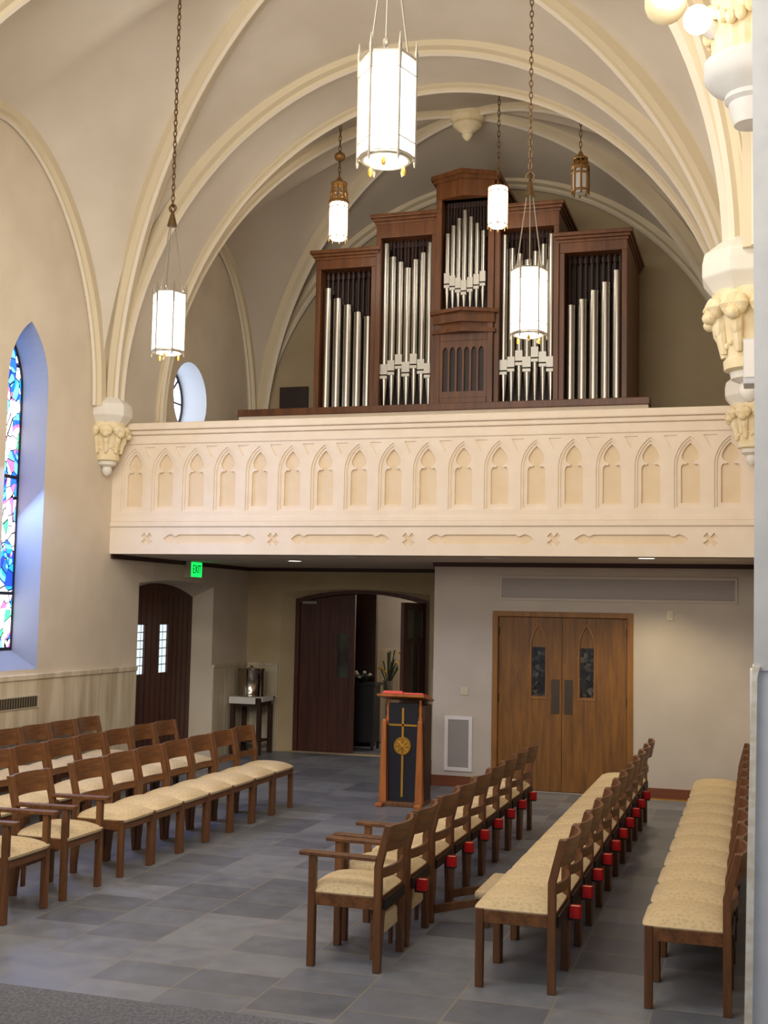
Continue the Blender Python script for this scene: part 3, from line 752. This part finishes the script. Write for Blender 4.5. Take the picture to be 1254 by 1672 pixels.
small_lantern(-2.01, 14.3, 7.24, .30, .10, zf3(-2.01, 14.3), 'unlit brass lantern with grey panes highest beneath the loft vault', False, .13, 0)

# ------------------------------------------------------------------ downlights
for x, y, lit, lab in ((-5.70, 14.55, 2, 'bright recessed downlight in the soffit before the arched doorway'), (-4.57, 13.35, 0, 'dim recessed downlight between the bright one and the lectern'), (-2.85, 13.4, 0, 'dim recessed downlight above the switch plate side of the double doors'), (-1.12, 13.2, 1, 'warm lit recessed downlight above the bare white wall')):
    t = empty('downlight', (x, y, ZC)); tag(t, lab, 'downlight', 'recessed lights under the balcony')
    bm = BM(); lathe(bm, [(.085, -.004), (.105, -.006), (.105, 0), (.085, 0)], 0, 0, 24, cap=False); obj('trim_ring', bm, M['white_metal'], t)
    bm = BM(); lathe(bm, [(.085, -.003), (.085, -.001)], 0, 0, 24); obj('lens', bm, M['can_on'] if lit else M['can_dim'], t)
    if lit:
        lt = bpy.data.lights.new('downlight', 'SPOT'); lt.energy = 75 if lit == 1 else 16; lt.color = (1, .82, .48) if lit == 1 else (1, .9, .75); lt.spot_size = math.radians(125); lt.spot_blend = .7; lt.shadow_soft_size = .08
        l = bpy.data.objects.new('downlight_spot', lt); COL.objects.link(l); l.location = (x, y if lit == 2 else 13.75, ZC-.03)

# ------------------------------------------------------------------ double doors (storefront wall)
dd = struct(empty('door_1', (-2.25, YS, 0)))
def ld(o): o.location = -Vector(dd.location); return struct(o)
bm = BM(); x0, x1 = -3.10, -1.395
plate(bm, [(x0, 0), (x0+.07, 0), (x0+.07, 2.10), (x1-.07, 2.10), (x1-.07, 0), (x1, 0), (x1, 2.165), (x0, 2.165)], [], XZ, YS-.02, YS+.2)
ld(obj('door_frame', bm, M['door_frame'], dd, bevel=.006))
xm = (x0+x1)/2
for a, b, c, pp in ((x0+.073, xm-.003, -2.535, -2.325), (xm+.003, x1-.073, -1.95, -2.165)):
    bm = BM(); plate(bm, rect(a, b, .012, 2.095), [lancet(c, .098, 1.12, 1.74, 2.02)], XZ, YS+.03, YS+.075)
    lf = ld(obj('door_leaf', bm, M['door_oak'], dd))
    bm = BM(); plate(bm, lancet(c, .10, 1.12, 1.74, 2.02), [rect(c-.08, c+.08, 1.145, 1.735)], XZ, YS+.045, YS+.06); struct(obj('arched_panel', bm, M['door_oak'], lf))
    bm = BM(); plate(bm, lancet(c, .106, 1.11, 1.74, 2.035), [lancet(c, .088, 1.135, 1.74, 1.99)], XZ, YS+.022, YS+.032); struct(obj('lancet_moulding', bm, M['door_frame'], lf))
    bm = BM(); box(bm, c-.09, c+.09, YS+.052, YS+.056, 1.13, 1.745); struct(obj('glass_pane', bm, M['leaded'], lf))
    bm = BM(); box(bm, pp-.048, pp+.048, YS+.022, YS+.03, .94, 1.35); struct(obj('push_plate', bm, M['plate_dark'], lf, bevel=.002))
bm = BM()
for z in (.25, 1.1, 1.92):
    for x in (x0+.072, x1-.072): tube(bm, (x, YS+.02, z-.05), (x, YS+.02, z+.05), .012, None, 8)
st = BM(); box(st, x0+.05, x1-.05, YS+.08, YS+.1, .003, 2.13); ld(obj('gap_backing', st, M['oak_dark'], dd))  # unseen panel added behind the leaves to block light at the gaps
ld(obj('hinges', bm, M['plate_dark'], dd))

# ------------------------------------------------------------------ wall fittings
def vent(name, label, cat, x0, x1, z0, z1, mat, fr, y=YS, d=.02):
    t = empty(name, ((x0+x1)/2, y, (z0+z1)/2)); tag(t, label, cat)
    cx, cz = (x0+x1)/2, (z0+z1)/2
    bm = BM(); plate(bm, rect(x0-cx, x1-cx, z0-cz, z1-cz), [rect(x0-cx+fr, x1-cx-fr, z0-cz+fr, z1-cz-fr)], XZ, -d, 0); obj('frame', bm, M['white_metal'], t, bevel=.003)
    bm = BM(); box(bm, x0-cx+fr, x1-cx-fr, -d*.4, 0, z0-cz+fr, z1-cz-fr); obj('louvers', bm, mat, t)
    return t
vent('return_air_grille', 'white framed return air grille low on the wall beside the double doors', 'grille', -3.69, -3.34, .19, .86, M['louver'], .045)
v = vent('ventilation_grille', 'long grey ventilation grille set above the double doors', 'grille', -3.02, -.20, 2.30, 2.60, M['long_louver'], .03)
for ch in v.children:
    if ch.name.startswith('frame'): ch.data.materials[0] = M['white_plaster']
def faceplate(label, x, z, w, hh, cat, name, knob):
    t = empty(name, (x, YS, z)); tag(t, label, cat)
    bm = BM(); box(bm, -w/2, w/2, -.012, 0, -hh/2, hh/2); obj('cover_plate', bm, M['plastic'], t, bevel=.003)
    bm = BM()
    for dx in knob: box(bm, dx-.012, dx+.012, -.02, -.012, -.022, .022)
    obj('toggle', bm, M['plastic'], t)
faceplate('beige light switch plate on the wall above the white return grille', -3.445, 1.17, .10, .10, 'switch', 'light_switch', (-.022, .022))
faceplate('small beige wall sensor high on the bare wall past the double doors', -.97, 2.15, .075, .12, 'sensor', 'wall_sensor', (0,))
# heater grille under the stained glass window
t = empty('heater_grille', (XL+.03, 10.6, 1.10)); tag(t, 'dark slotted heater grille below the stained glass window', 'grille')
bm = BM(); box(bm, 0, .012, -.84, .86, -.07, .07); obj('frame', bm, M['plastic'], t)
bm = BM(); box(bm, .008, .018, -.80, .82, -.055, .055); obj('slots', bm, M['heater'], t)
# speaker box
t = empty('speaker', (-.03, 7.62, 3.70)); tag(t, 'pale grey box loudspeaker on the pier wall below a corbel', 'speaker')
bm = BM(); box(bm, -.035, .055, -.09, .09, -.14, .14); obj('cabinet', bm, M['speaker'], t, bevel=.008)
bm = BM(); box(bm, -.03, .05, -.096, -.09, -.10, .13); obj('speaker_grille', bm, M['white_metal'], t)
bm = BM(); box(bm, .03, .06, .05, .3, -.02, .02); obj('bracket', bm, M['white_metal'], t)

# exit sign on the side wall above the arched door
t = empty('exit_sign', (XL+.01, 15.07, 2.65)); tag(t, 'green lit exit sign mounted above the dark arched side door', 'sign')
bm = BM(); box(bm, -.01, .09, -.17, .17, -.11, .11); obj('housing', bm, M['plastic'], t, bevel=.006)
bm = BM(); box(bm, .088, .097, -.16, .16, -.10, .10); fp = obj('lit_face', bm, M['green_exit'], t)
tc = bpy.data.curves.new('lettering', 'FONT'); tc.body = 'EXIT'; tc.size = .15; tc.align_x = 'CENTER'; tc.align_y = 'CENTER'; tc.extrude = .002
to = bpy.data.objects.new('lettering', tc); COL.objects.link(to)
dg = bpy.context.evaluated_depsgraph_get(); me = bpy.data.meshes.new_from_object(to.evaluated_get(dg)); bpy.data.objects.remove(to)
me.materials.clear()
o = obj('lettering', me, M['exit_ink'], fp, (.099, 0, 0)); o.rotation_euler = (PI/2, 0, PI/2); o.scale = (.82, 1.1, 1)

# ------------------------------------------------------------------ arched doors
a1 = struct(empty('door_2', (XD, 14.75, 0)))
for k, (ya, yb, g0, g1) in enumerate(((-1.06, -.004, -.60, -.33), (.004, 1.06, .08, .33))):
    A_ = [p for p in segarch(-1.06, 1.06, 0, 2.29, 2.46, 24)]
    top = [(u, v) for u, v in A_[2:] if ya <= u <= yb]
    L_ = [(ya, .012), (yb, .012)] + ([(yb, 2.46)] if k == 0 else []) + top + ([(ya, 2.46)] if k == 1 else [])
    bm = BM(); plate(bm, L_, [rect(g0, g1, 1.24, 1.89)], YZ, -.0, -.05)
    lf = struct(obj('door_leaf', bm, M['door_red'], a1))
    bm = BM()
    for q in range(1, 7): box(bm, 0, .004, ya+q*.151, ya+q*.151+.005, .03, 2.26 if q*.151 < .3 else 2.3)
    struct(obj('plank_lines', bm, M['black'], lf))
    bm = BM(); box(bm, -.04, -.03, g0-.01, g1+.01, 1.23, 1.90); struct(obj('glass_pane', bm, M['lit_strip'], lf))
    bm = BM()
    for z in (1.35, 1.46, 1.57, 1.68, 1.79): box(bm, -.03, -.025, g0, g1, z-.006, z+.006)
    struct(obj('glazing_bars', bm, M['pewter'], lf))
a2 = struct(empty('door_3', (-5.67, YR+.18, 0)))
bm = BM(); plate(bm, [(u+5.67, v) for u, v in segarch(-6.72, -4.62, 0.0, 2.29, 2.45)], [[(u+5.67, max(.002, v)) for u, v in segarch(-6.65, -4.70, 0, 2.24, 2.385)]], XZ, -.04, .06)
struct(obj('door_frame', bm, M['door_red'], a2))
bm = BM(); plate(bm, [(-.975, .012), (-.10, .012), (-.10, 2.37), (-.40, 2.345), (-.7, 2.30), (-.975, 2.24)], [rect(-.37, -.2, 1.12, 1.78)], XZ, -.01, .04)
lf = struct(obj('door_leaf', bm, M['door_red'], a2))
bm = BM()
for k in range(1, 6): box(bm, -.975+k*.158, -.970+k*.158, -.014, -.01, .02, 2.24)
struct(obj('plank_lines', bm, M['black'], lf))
bm = BM(); box(bm, -.38, -.19, .01, .02, 1.11, 1.79); struct(obj('glass_pane', bm, M['green_glass'], lf))
bm = BM(); box(bm, -.93, -.7, -.06, -.02, 2.22, 2.26); struct(obj('door_closer', bm, M['pewter'], lf))
# open leaf, swung out towards the nave
bm = BM(); plate(bm, rect(0, .95, .012, 2.26), [rect(.16, .80, 1.75, 2.16), rect(.30, .62, .9, 1.70)], lambda u, v, d: (d, -u, v), -.025, .025)
lf2 = struct(obj('door_leaf', bm, M['door_red'], a2, (.99, -.02, 0), rot=(0, 0, math.radians(-4))))
bm = BM(); box(bm, -.006, .006, -.82, -.14, .88, 2.18); struct(obj('glass_pane', bm, M['green_glass'], lf2))

# ------------------------------------------------------------------ passage furniture
t = empty('console_table', (-5.88, 17.95, 0)); tag(t, 'dark table with flowers standing inside the open arched doorway', 'table')
bm = BM(); box(bm, -.30, .30, -.2, .2, .98, 1.02); obj('table_top', bm, M['black'], t, bevel=.004)
bm = BM(); box(bm, -.27, .27, -.17, .17, .12, .98); obj('table_body', bm, M['black'], t)
bm = BM()
for x in (-.25, .25):
    for y in (-.15, .15): box(bm, x-.02, x+.02, y-.02, y+.02, 0, .12)
obj('feet', bm, M['black'], t)
t = empty('flower_arrangement', (-5.85, 17.92, 1.02)); tag(t, 'low bowl of white flowers on the dark table inside the doorway', 'flowers')
bm = BM(); lathe(bm, [(.05, 0), (.09, .05), (.10, .07)], 0, 0, 16); obj('bowl', bm, M['black'], t, sm=True)
bm = BM(); [ball(bm, (random.uniform(-.2, .22), random.uniform(-.08, .08), .08+random.uniform(0, .08)), .03, (1, 1, .8), 7) for _ in range(10)]; obj('blossoms', bm, M['petal'], t)
bm = BM(); [tube(bm, (0, 0, .05), (random.uniform(-.2, .2), random.uniform(-.1, .1), .12), .008, .014, 5) for _ in range(16)]; obj('leaves', bm, M['leaf'], t)
t = empty('flower_stand', (-5.74, 18.95, 0)); tag(t, 'tall pale flower spray before the passage marble', 'flowers')
bm = BM(); lathe(bm, [(.14, 0), (.14, .02), (.02, .04), (.02, .72), (.07, .80), (.09, 1.0), (.085, 1.0), (.03, .8)], 0, 0, 16); obj('vase', bm, M['pewter'], t, sm=True)
bm = BM(); [tube(bm, (0, 0, .9), (random.uniform(-.15, .2), random.uniform(-.1, .1), random.uniform(1.15, 1.5)), .006, .012, 5) for _ in range(16)]; obj('stems', bm, M['leaf'], t)
bm = BM(); [ball(bm, (random.uniform(-.15, .22), random.uniform(-.1, .1), random.uniform(1.15, 1.5)), .03, (1, 1, .8), 7) for _ in range(7)]; obj('blossoms', bm, M['petal_y'], t)

# ------------------------------------------------------------------ side table with urn
t = empty('side_table', (-7.15, 16.66, 0)); tag(t, 'small dark wooden table in the corner under a white cloth', 'table')
bm = BM(); box(bm, -.26, .26, -.26, .26, .80, .83); obj('table_top', bm, M['oak_dark'], t, bevel=.004)
bm = BM(); box(bm, -.22, .22, -.22, .22, .70, .80); obj('apron', bm, M['oak_dark'], t)
for x in (-.21, .21):
    for y in (-.21, .21):
        bm = BM(); box(bm, x-.03, x+.03, y-.03, y+.03, 0, .72); obj('leg', bm, M['oak_dark'], t)
bm = BM(); box(bm, -.20, .20, -.20, .20, .18, .21); obj('lower_shelf', bm, M['oak_dark'], t)
bm = BM(); box(bm, -.25, .27, -.27, .24, .831, .838); box(bm, -.25, .17, -.278, -.264, .74, .838); box(bm, .264, .276, -.27, .16, .775, .838)
tag(obj('table_cloth', bm, M['linen'], None, (-7.15, 16.66, 0), bevel=.004), 'white linen cloth draped over the small corner table', 'cloth')
t = empty('urn', (-7.17, 16.66, .838)); tag(t, 'polished steel drum-shaped urn on the white cloth of the corner table', 'urn')
bm = BM(); lathe(bm, [(.195, 0), (.205, .01), (.205, .02), (.198, .03), (.198, .37), (.205, .38), (.205, .395)], 0, 0, 40); obj('vessel', bm, M['steel'], t, sm=True)
bm = BM(); lathe(bm, [(.205, .395), (.20, .41), (.06, .42), (.02, .425), (.025, .44), (.01, .45)], 0, 0, 32); obj('lid', bm, M['steel'], t, sm=True)

# ------------------------------------------------------------------ ambo (lectern)
t = empty('lectern', (-3.74, 12.98, 0)); tag(t, 'wooden lectern with dark panel and round gilt medallion near the doorway', 'lectern')
bm = BM(); box(bm, -.24, .24, -.10, .34, 0, .05); obj('base', bm, M['oak'], t, bevel=.008)
bm = BM()
for x in (-.22, .22): box(bm, x-.04, x+.04, -.20, -.10, 0, .045)
obj('feet', bm, M['ambo'], t, bevel=.012)
for x in (-.205, .205):
    bm = BM(); hexa(bm, [(x-.042, -.09, .04), (x+.042, -.09, .04), (x+.042, -.01, .04), (x-.042, -.01, .04)], [(x-.022, -.08, .92), (x+.022, -.08, .92), (x+.022, -.03, .92), (x-.022, -.03, .92)])
    ball(bm, (x, -.055, .92), .03, (1, .9, 1), 10)
    lathe(bm, [(.02, .88), (.026, .95), (.016, 1.0), (.022, 1.06), (.014, 1.12), (.02, 1.16)], x+.02*(1 if x < 0 else -1)+.005, .0, 12)
    obj('post', bm, M['ambo'], t, sm=True)
bm = BM(); box(bm, -.17, .17, -.02, .01, .05, 1.12); obj('front_panel', bm, M['ambo_panel'], t)
bm = BM(); box(bm, -.22, .24, .01, .30, .05, 1.10); obj('body', bm, M['oak_dark'], t)
bm = BM(); box(bm, -.012, .012, -.035, -.02, .10, 1.07); box(bm, -.16, .16, -.035, -.02, .872, .892); obj('gilt_cross', bm, M['gold'], t)
bm = BM(); tube(bm, (0, -.02, .655), (0, -.042, .655), .098, None, 32)
for k in range(8):
    a = k*PI/4; tube(bm, (0, -.047, .655), (.085*math.cos(a), -.047, .655+.085*math.sin(a)), .010, .006, 6)
torus(bm, (0, -.044, .655), .088, .008, 'Y', seg=28); torus(bm, (0, -.044, .655), .045, .006, 'Y', seg=24); ball(bm, (0, -.046, .655), .02, (1, .6, 1), 8)
obj('medallion', bm, M['gold'], t)
bm = BM(); hexa(bm, [(-.27, -.16, 1.20), (.27, -.16, 1.20), (.27, .28, 1.13), (-.27, .28, 1.13)], [(-.27, -.16, 1.228), (.27, -.16, 1.228), (.27, .28, 1.158), (-.27, .28, 1.158)]); obj('desk_top', bm, M['ambo'], t, bevel=.006)
bm = BM()
hexa(bm, [(-.22, -.14, 1.227), (.03, -.14, 1.227), (.03, .2, 1.173), (-.22, .2, 1.173)], [(-.20, -.13, 1.262), (.01, -.13, 1.262), (.01, .19, 1.208), (-.20, .19, 1.208)])
hexa(bm, [(.03, -.14, 1.227), (.26, -.14, 1.227), (.26, .2, 1.173), (.03, .2, 1.173)], [(.035, -.13, 1.246), (.25, -.13, 1.246), (.25, .19, 1.192), (.035, .19, 1.192)])
tag(obj('open_book', bm, M['red_cloth'], None, (-3.74, 12.98, .002), bevel=.006), 'coral red cloth-covered book lying open on the lectern desk', 'book')

# ------------------------------------------------------------------ chairs (local: front +X, width along Y)
def cushion_mesh(w, d, zb, zt):
    bm = BM(); nx, ny = 14, 14
    def sup(t): return (1-abs(t)**3.2)
    g = []
    for i in range(nx+1):
        row = []
        for j in range(ny+1):
            u, v = -1+2*i/nx, -1+2*j/ny
            hgt = (max(0, 1-abs(u)**2.6))**.55 * (max(0, 1-abs(v)**2.6))**.55
            row.append(bm.verts.new((u*d/2*(1-.05*v**6), v*w/2*(1-.035*u**6), zb + .02 + (zt-zb-.02)*hgt)))
        g.append(row)
    for i in range(nx):
        for j in range(ny): bm.faces.new([g[i][j], g[i+1][j], g[i+1][j+1], g[i][j+1]])
    edge = [g[i][0] for i in range(nx+1)] + [g[nx][j] for j in range(1, ny+1)] + [g[i][ny] for i in range(nx-1, -1, -1)] + [g[0][j] for j in range(ny-1, 0, -1)]
    low = [bm.verts.new((v.co.x*.97, v.co.y*.97, zb)) for v in edge]; n = len(edge)
    for i in range(n): bm.faces.new([edge[i], low[i], low[(i+1) % n], edge[(i+1) % n]])
    bm.faces.new(low)
    return bm
def make_chair(name, W, arms):
    t = empty(name); hw = W/2; l = .046
    xf, xb = .232, -.232
    for s in (-1, 1):
        y0, y1 = sorted((s*hw, s*(hw-l))); bm = BM()
        if arms: box(bm, xf-l, xf, y0, y1, 0, .655)
        else: box(bm, xf-l, xf, y0, y1, 0, .445)
        obj('leg', bm, M['oak'], t, bevel=.005)
    for s in (-1, 1):
        bm = BM(); yo = s*hw; yi = s*(hw-l)
        # upright post, leaning back above the seat
        secs = [(xb, 0), (xb, .62), (xb-.03, .74), (xb-.062, .865)]
        rings = [[bm.verts.new(p) for p in ((x, yo, z), (x+l, yo, z), (x+l, yi, z), (x, yi, z))] for x, z in secs]
        for a, b in zip(rings, rings[1:]):
            for i in range(4): bm.faces.new([a[i], a[(i+1) % 4], b[(i+1) % 4], b[i]])
        bm.faces.new(rings[0][::-1]); bm.faces.new(rings[-1])
        # gusset widening the leg under the seat
        hexa(bm, [(xb+.004, yi, .02), (xb+.036, yi, .02), (xb+.036, yi-s*.012, .02), (xb+.004, yi-s*.012, .02)], [(xb+.004, yi, .37), (xb+.036, yi, .37), (xb+.036, yi-s*.075, .37), (xb+.004, yi-s*.075, .37)])
        obj('rear_leg', bm, M['oak'], t, bevel=.004)
    bm = BM()
    box(bm, xf-.04, xf-.006, -hw+l, hw-l, .365, .438); box(bm, xb+.006, xb+.04, -hw+l, hw-l, .365, .438)
    for s in (-1, 1):
        y0, y1 = sorted((s*(hw-.006), s*(hw-.04))); box(bm, xb+l, xf-l, y0, y1, .365, .438)
    obj('seat_frame', bm, M['oak_y'], t, bevel=.003)
    c = cushion_mesh(W-.012, .475, .425, .515)
    obj('seat', c, M['fabric'], t, (.012, 0, 0), sm=True)
    def slat(nm, z0, z1, x0, x1, sag, mat):
        bm = BM(); n = 10; P = []
        for i in range(n+1):
            y = -hw+l*.5 + (W-l)*i/n; k = 1-(2*i/n-1)**2
            P.append((y, -sag*k))
        lo_, hi = [], []
        th = .02
        A = [[bm.verts.new((x0+dx, y, z0)), bm.verts.new((x0+dx+th, y, z0)), bm.verts.new((x1+dx+th, y, z1)), bm.verts.new((x1+dx, y, z1))] for y, dx in P]
        for a, b in zip(A, A[1:]):
            for i in range(4): bm.faces.new([a[i], a[(i+1) % 4], b[(i+1) % 4], b[i]])
        bm.faces.new(A[0][::-1]); bm.faces.new(A[-1])
        obj(nm, bm, mat, t, sm=True)
    slat('top_slat', .705, .862, xb-.012, xb-.045, .055, M['oak_y'])
    slat('lower_slat', .548, .604, xb+.012, xb+.012, .045, M['oak_y'])
    bm = BM(); y0, y1 = -hw+l, hw-l
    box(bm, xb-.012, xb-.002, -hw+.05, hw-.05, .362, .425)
    obj('seat_shadow_strip', bm, M['black_wood'], t)  # black strip put in for the shadow under the seat
    if arms:
        for s in (-1, 1):
            bm = BM(); y0, y1 = sorted((s*(hw+.008), s*(hw-.06)))
            hexa(bm, [(xb+.03, y0, .65), (xf+.06, y0, .655), (xf+.06, y1, .655), (xb+.03, y1, .65)], [(xb+.03, y0, .675), (xf+.06, y0, .682), (xf+.06, y1, .682), (xb+.03, y1, .675)])
            obj('armrest', bm, M['oak'], t, bevel=.006)
    return t
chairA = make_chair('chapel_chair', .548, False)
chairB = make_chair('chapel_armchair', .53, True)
bm = BM(); box(bm, -.232+.02, -.232+.055, -.20, .20, .19, .31); obj('kneeler_pad', bm, M['fabric'], chairB, bevel=.016)
bm = BM(); box(bm, -.232+.055, -.232+.075, -.22, .22, .2, .3); [box(bm, -.232+.06, -.232+.08, s-.02, s+.02, .06, .36) for s in (-.19, .19)]; obj('kneeler_board', bm, M['oak'], chairB, bevel=.003)
used = set()
def put(kind, x, y, rot, label, group, scale=1):
    src, nm, cat = (chairB, 'B', 'armchair') if kind == 'B' else (chairA, 'A', 'chair')
    if nm not in used:
        used.add(nm); src.location = (x, y, 0); src.rotation_euler = (0, 0, rot); src['label'] = label; src['category'] = cat; src['group'] = group
        if scale != 1: src.scale = (1, scale, 1)
        return src
    r = dup(src, (x, y, 0), rot, label, group); r['category'] = cat
    r.scale = (1, scale, 1)
    return r
bracket = None
def add_bracket(chair, ly):
    global bracket
    if bracket is None:
        bm = BM(); box(bm, -.078, -.004, -.036, .036, -.01, 0); box(bm, -.012, -.003, -.036, .036, 0, .06)
        bracket = obj('book_bracket', bm, M['black_wood'], chair, (-.232, ly, .328)); return
    c = bracket.copy(); COL.objects.link(c); c.parent = chair; c.location = (-.232, ly, .328)
# hymnal prototype
hb = None
def hymnal(x, y, z, label, group):
    global hb
    if hb is None:
        hb = empty('hymnal', (x, y, z)); tag(hb, label, 'book', group)
        bm = BM(); R_, H_, D_ = .028, .072, .028
        box(bm, -D_, D_, -R_, -R_+.005, 0, H_); box(bm, -D_, D_, R_-.005, R_, 0, H_)
        n = 6
        for i in range(n):
            a, b = -PI/2+PI*i/n, -PI/2+PI*(i+1)/n
            P = lambda t_, r: (D_+r*.45*math.cos(t_), r*math.sin(t_))
            p, q, p2, q2 = P(a, R_), P(b, R_), P(a, R_-.005), P(b, R_-.005)
            hexa(bm, [(p[0], p[1], 0), (q[0], q[1], 0), (q2[0], q2[1], 0), (p2[0], p2[1], 0)], [(p[0], p[1], H_), (q[0], q[1], H_), (q2[0], q2[1], H_), (p2[0], p2[1], H_)])
        obj('cover', bm, M['red'], hb)
        bm = BM(); box(bm, -D_+.002, D_, -R_+.005, R_-.005, .003, H_-.005); obj('pages', bm, M['page'], hb)
        return hb
    return dup(hb, (x, y, z), 0, label, group)
XA, XB_, XC_, P_ = -.352, -1.325, -2.372, .5525
XA = -.365
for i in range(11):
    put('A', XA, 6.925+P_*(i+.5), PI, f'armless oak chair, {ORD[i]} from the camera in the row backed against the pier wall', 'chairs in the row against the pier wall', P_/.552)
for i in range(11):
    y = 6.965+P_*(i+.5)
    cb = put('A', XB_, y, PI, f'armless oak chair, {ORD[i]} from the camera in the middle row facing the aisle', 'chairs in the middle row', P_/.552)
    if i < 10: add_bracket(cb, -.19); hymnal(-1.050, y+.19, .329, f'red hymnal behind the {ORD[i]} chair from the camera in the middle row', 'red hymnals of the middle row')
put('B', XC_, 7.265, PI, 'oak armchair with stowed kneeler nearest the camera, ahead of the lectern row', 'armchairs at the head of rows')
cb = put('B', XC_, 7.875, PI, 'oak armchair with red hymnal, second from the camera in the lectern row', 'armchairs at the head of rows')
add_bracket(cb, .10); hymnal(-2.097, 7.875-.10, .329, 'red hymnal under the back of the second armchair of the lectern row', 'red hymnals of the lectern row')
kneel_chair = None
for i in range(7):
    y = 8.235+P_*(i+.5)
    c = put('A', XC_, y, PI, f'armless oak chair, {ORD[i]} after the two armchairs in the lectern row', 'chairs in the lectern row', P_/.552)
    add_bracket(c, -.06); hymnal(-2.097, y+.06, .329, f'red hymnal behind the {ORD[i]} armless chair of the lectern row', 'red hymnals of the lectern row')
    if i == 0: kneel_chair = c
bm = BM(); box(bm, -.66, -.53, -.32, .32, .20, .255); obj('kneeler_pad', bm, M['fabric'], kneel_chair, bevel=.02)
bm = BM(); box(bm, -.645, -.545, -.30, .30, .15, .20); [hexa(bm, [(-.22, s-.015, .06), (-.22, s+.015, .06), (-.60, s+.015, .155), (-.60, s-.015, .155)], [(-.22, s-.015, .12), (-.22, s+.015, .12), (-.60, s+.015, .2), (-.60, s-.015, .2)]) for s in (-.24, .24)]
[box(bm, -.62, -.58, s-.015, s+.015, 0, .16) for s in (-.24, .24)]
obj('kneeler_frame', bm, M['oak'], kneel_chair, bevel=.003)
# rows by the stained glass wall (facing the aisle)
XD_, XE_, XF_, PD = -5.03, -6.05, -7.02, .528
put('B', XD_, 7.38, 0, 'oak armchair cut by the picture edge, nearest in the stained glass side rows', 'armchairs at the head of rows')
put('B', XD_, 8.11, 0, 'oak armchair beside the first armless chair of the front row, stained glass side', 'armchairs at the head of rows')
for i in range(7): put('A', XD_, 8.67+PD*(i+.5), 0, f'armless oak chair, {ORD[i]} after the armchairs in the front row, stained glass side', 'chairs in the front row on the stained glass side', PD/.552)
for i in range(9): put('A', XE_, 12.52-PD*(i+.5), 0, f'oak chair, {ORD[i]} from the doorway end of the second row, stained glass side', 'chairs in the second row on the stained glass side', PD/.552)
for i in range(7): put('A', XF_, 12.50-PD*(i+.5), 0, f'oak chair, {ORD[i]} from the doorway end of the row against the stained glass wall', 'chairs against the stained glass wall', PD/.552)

# ------------------------------------------------------------------ light
W = bpy.data.worlds.new('world'); S.world = W; W.use_nodes = True
bg = W.node_tree.nodes['Background']; bg.inputs[0].default_value = (.86, .90, 1, 1); bg.inputs[1].default_value = .32
def area(loc, target, sx, sy, e, col):
    l = bpy.data.lights.new('area', 'AREA'); l.shape = 'RECTANGLE'; l.size = sx; l.size_y = sy; l.energy = e; l.color = col
    o = bpy.data.objects.new('area_light', l); COL.objects.link(o); o.location = loc
    o.rotation_euler = (Vector(target)-Vector(loc)).to_track_quat('-Z', 'Y').to_euler(); return o
area((-3.7, 4.2, 7.4), (-3.7, 12.9, 3.2), 5, 2.0, 190, (1, .94, .86))  # unseen fill added to light the balcony front
l = bpy.data.lights.new('side_fill', 'SPOT'); l.energy = 620; l.color = (1, .92, .8); l.spot_size = math.radians(64); l.spot_blend = .9; l.shadow_soft_size = .5  # unseen fill added to brighten the stained glass wall and its rows
o = bpy.data.objects.new('side_fill', l); COL.objects.link(o); o.location = (-1.2, 3.6, 5.6); o.rotation_euler = (Vector((-7.0, 10.0, 2.2))-Vector(o.location)).to_track_quat('-Z', 'Y').to_euler()
area((-3.7, 2.0, 4.2), (-3.7, 8.0, 9), 5, 2.5, 330, (1, .94, .84))  # second unseen fill added, aimed up at the vault
for x in (XR-.40, XL+.35):
    l = bpy.data.lights.new('uplight', 'SPOT'); l.energy = 38 if x > -3 else 70; l.color = (1, .92, .8); l.spot_size = math.radians(95); l.spot_blend = .9; l.shadow_soft_size = .1
    o = bpy.data.objects.new('uplight', l); COL.objects.link(o); o.location = (x, 7.0, 5.9); o.rotation_euler = (Vector((XC, 11.0, 8.6))-Vector(o.location)).to_track_quat('-Z', 'Y').to_euler()
wl = area((XL-.29, 11.08, 3.2), (-5.2, 10.6, 0.6), .55, 3.0, 90, (.3, .46, 1))
pl = bpy.data.lights.new('passage_light', 'POINT'); pl.energy = 55; pl.color = (1, .9, .78); pl.shadow_soft_size = .2
o = bpy.data.objects.new('passage_light', pl); COL.objects.link(o); o.location = (-4.2, 19.2, 2.7)

S.view_settings.view_transform = 'Standard'; S.view_settings.look = 'None'; S.view_settings.exposure = 0; S.view_settings.gamma = 1
S.cycles.use_denoising = True; S.cycles.max_bounces = 8; S.cycles.sample_clamp_indirect = 4
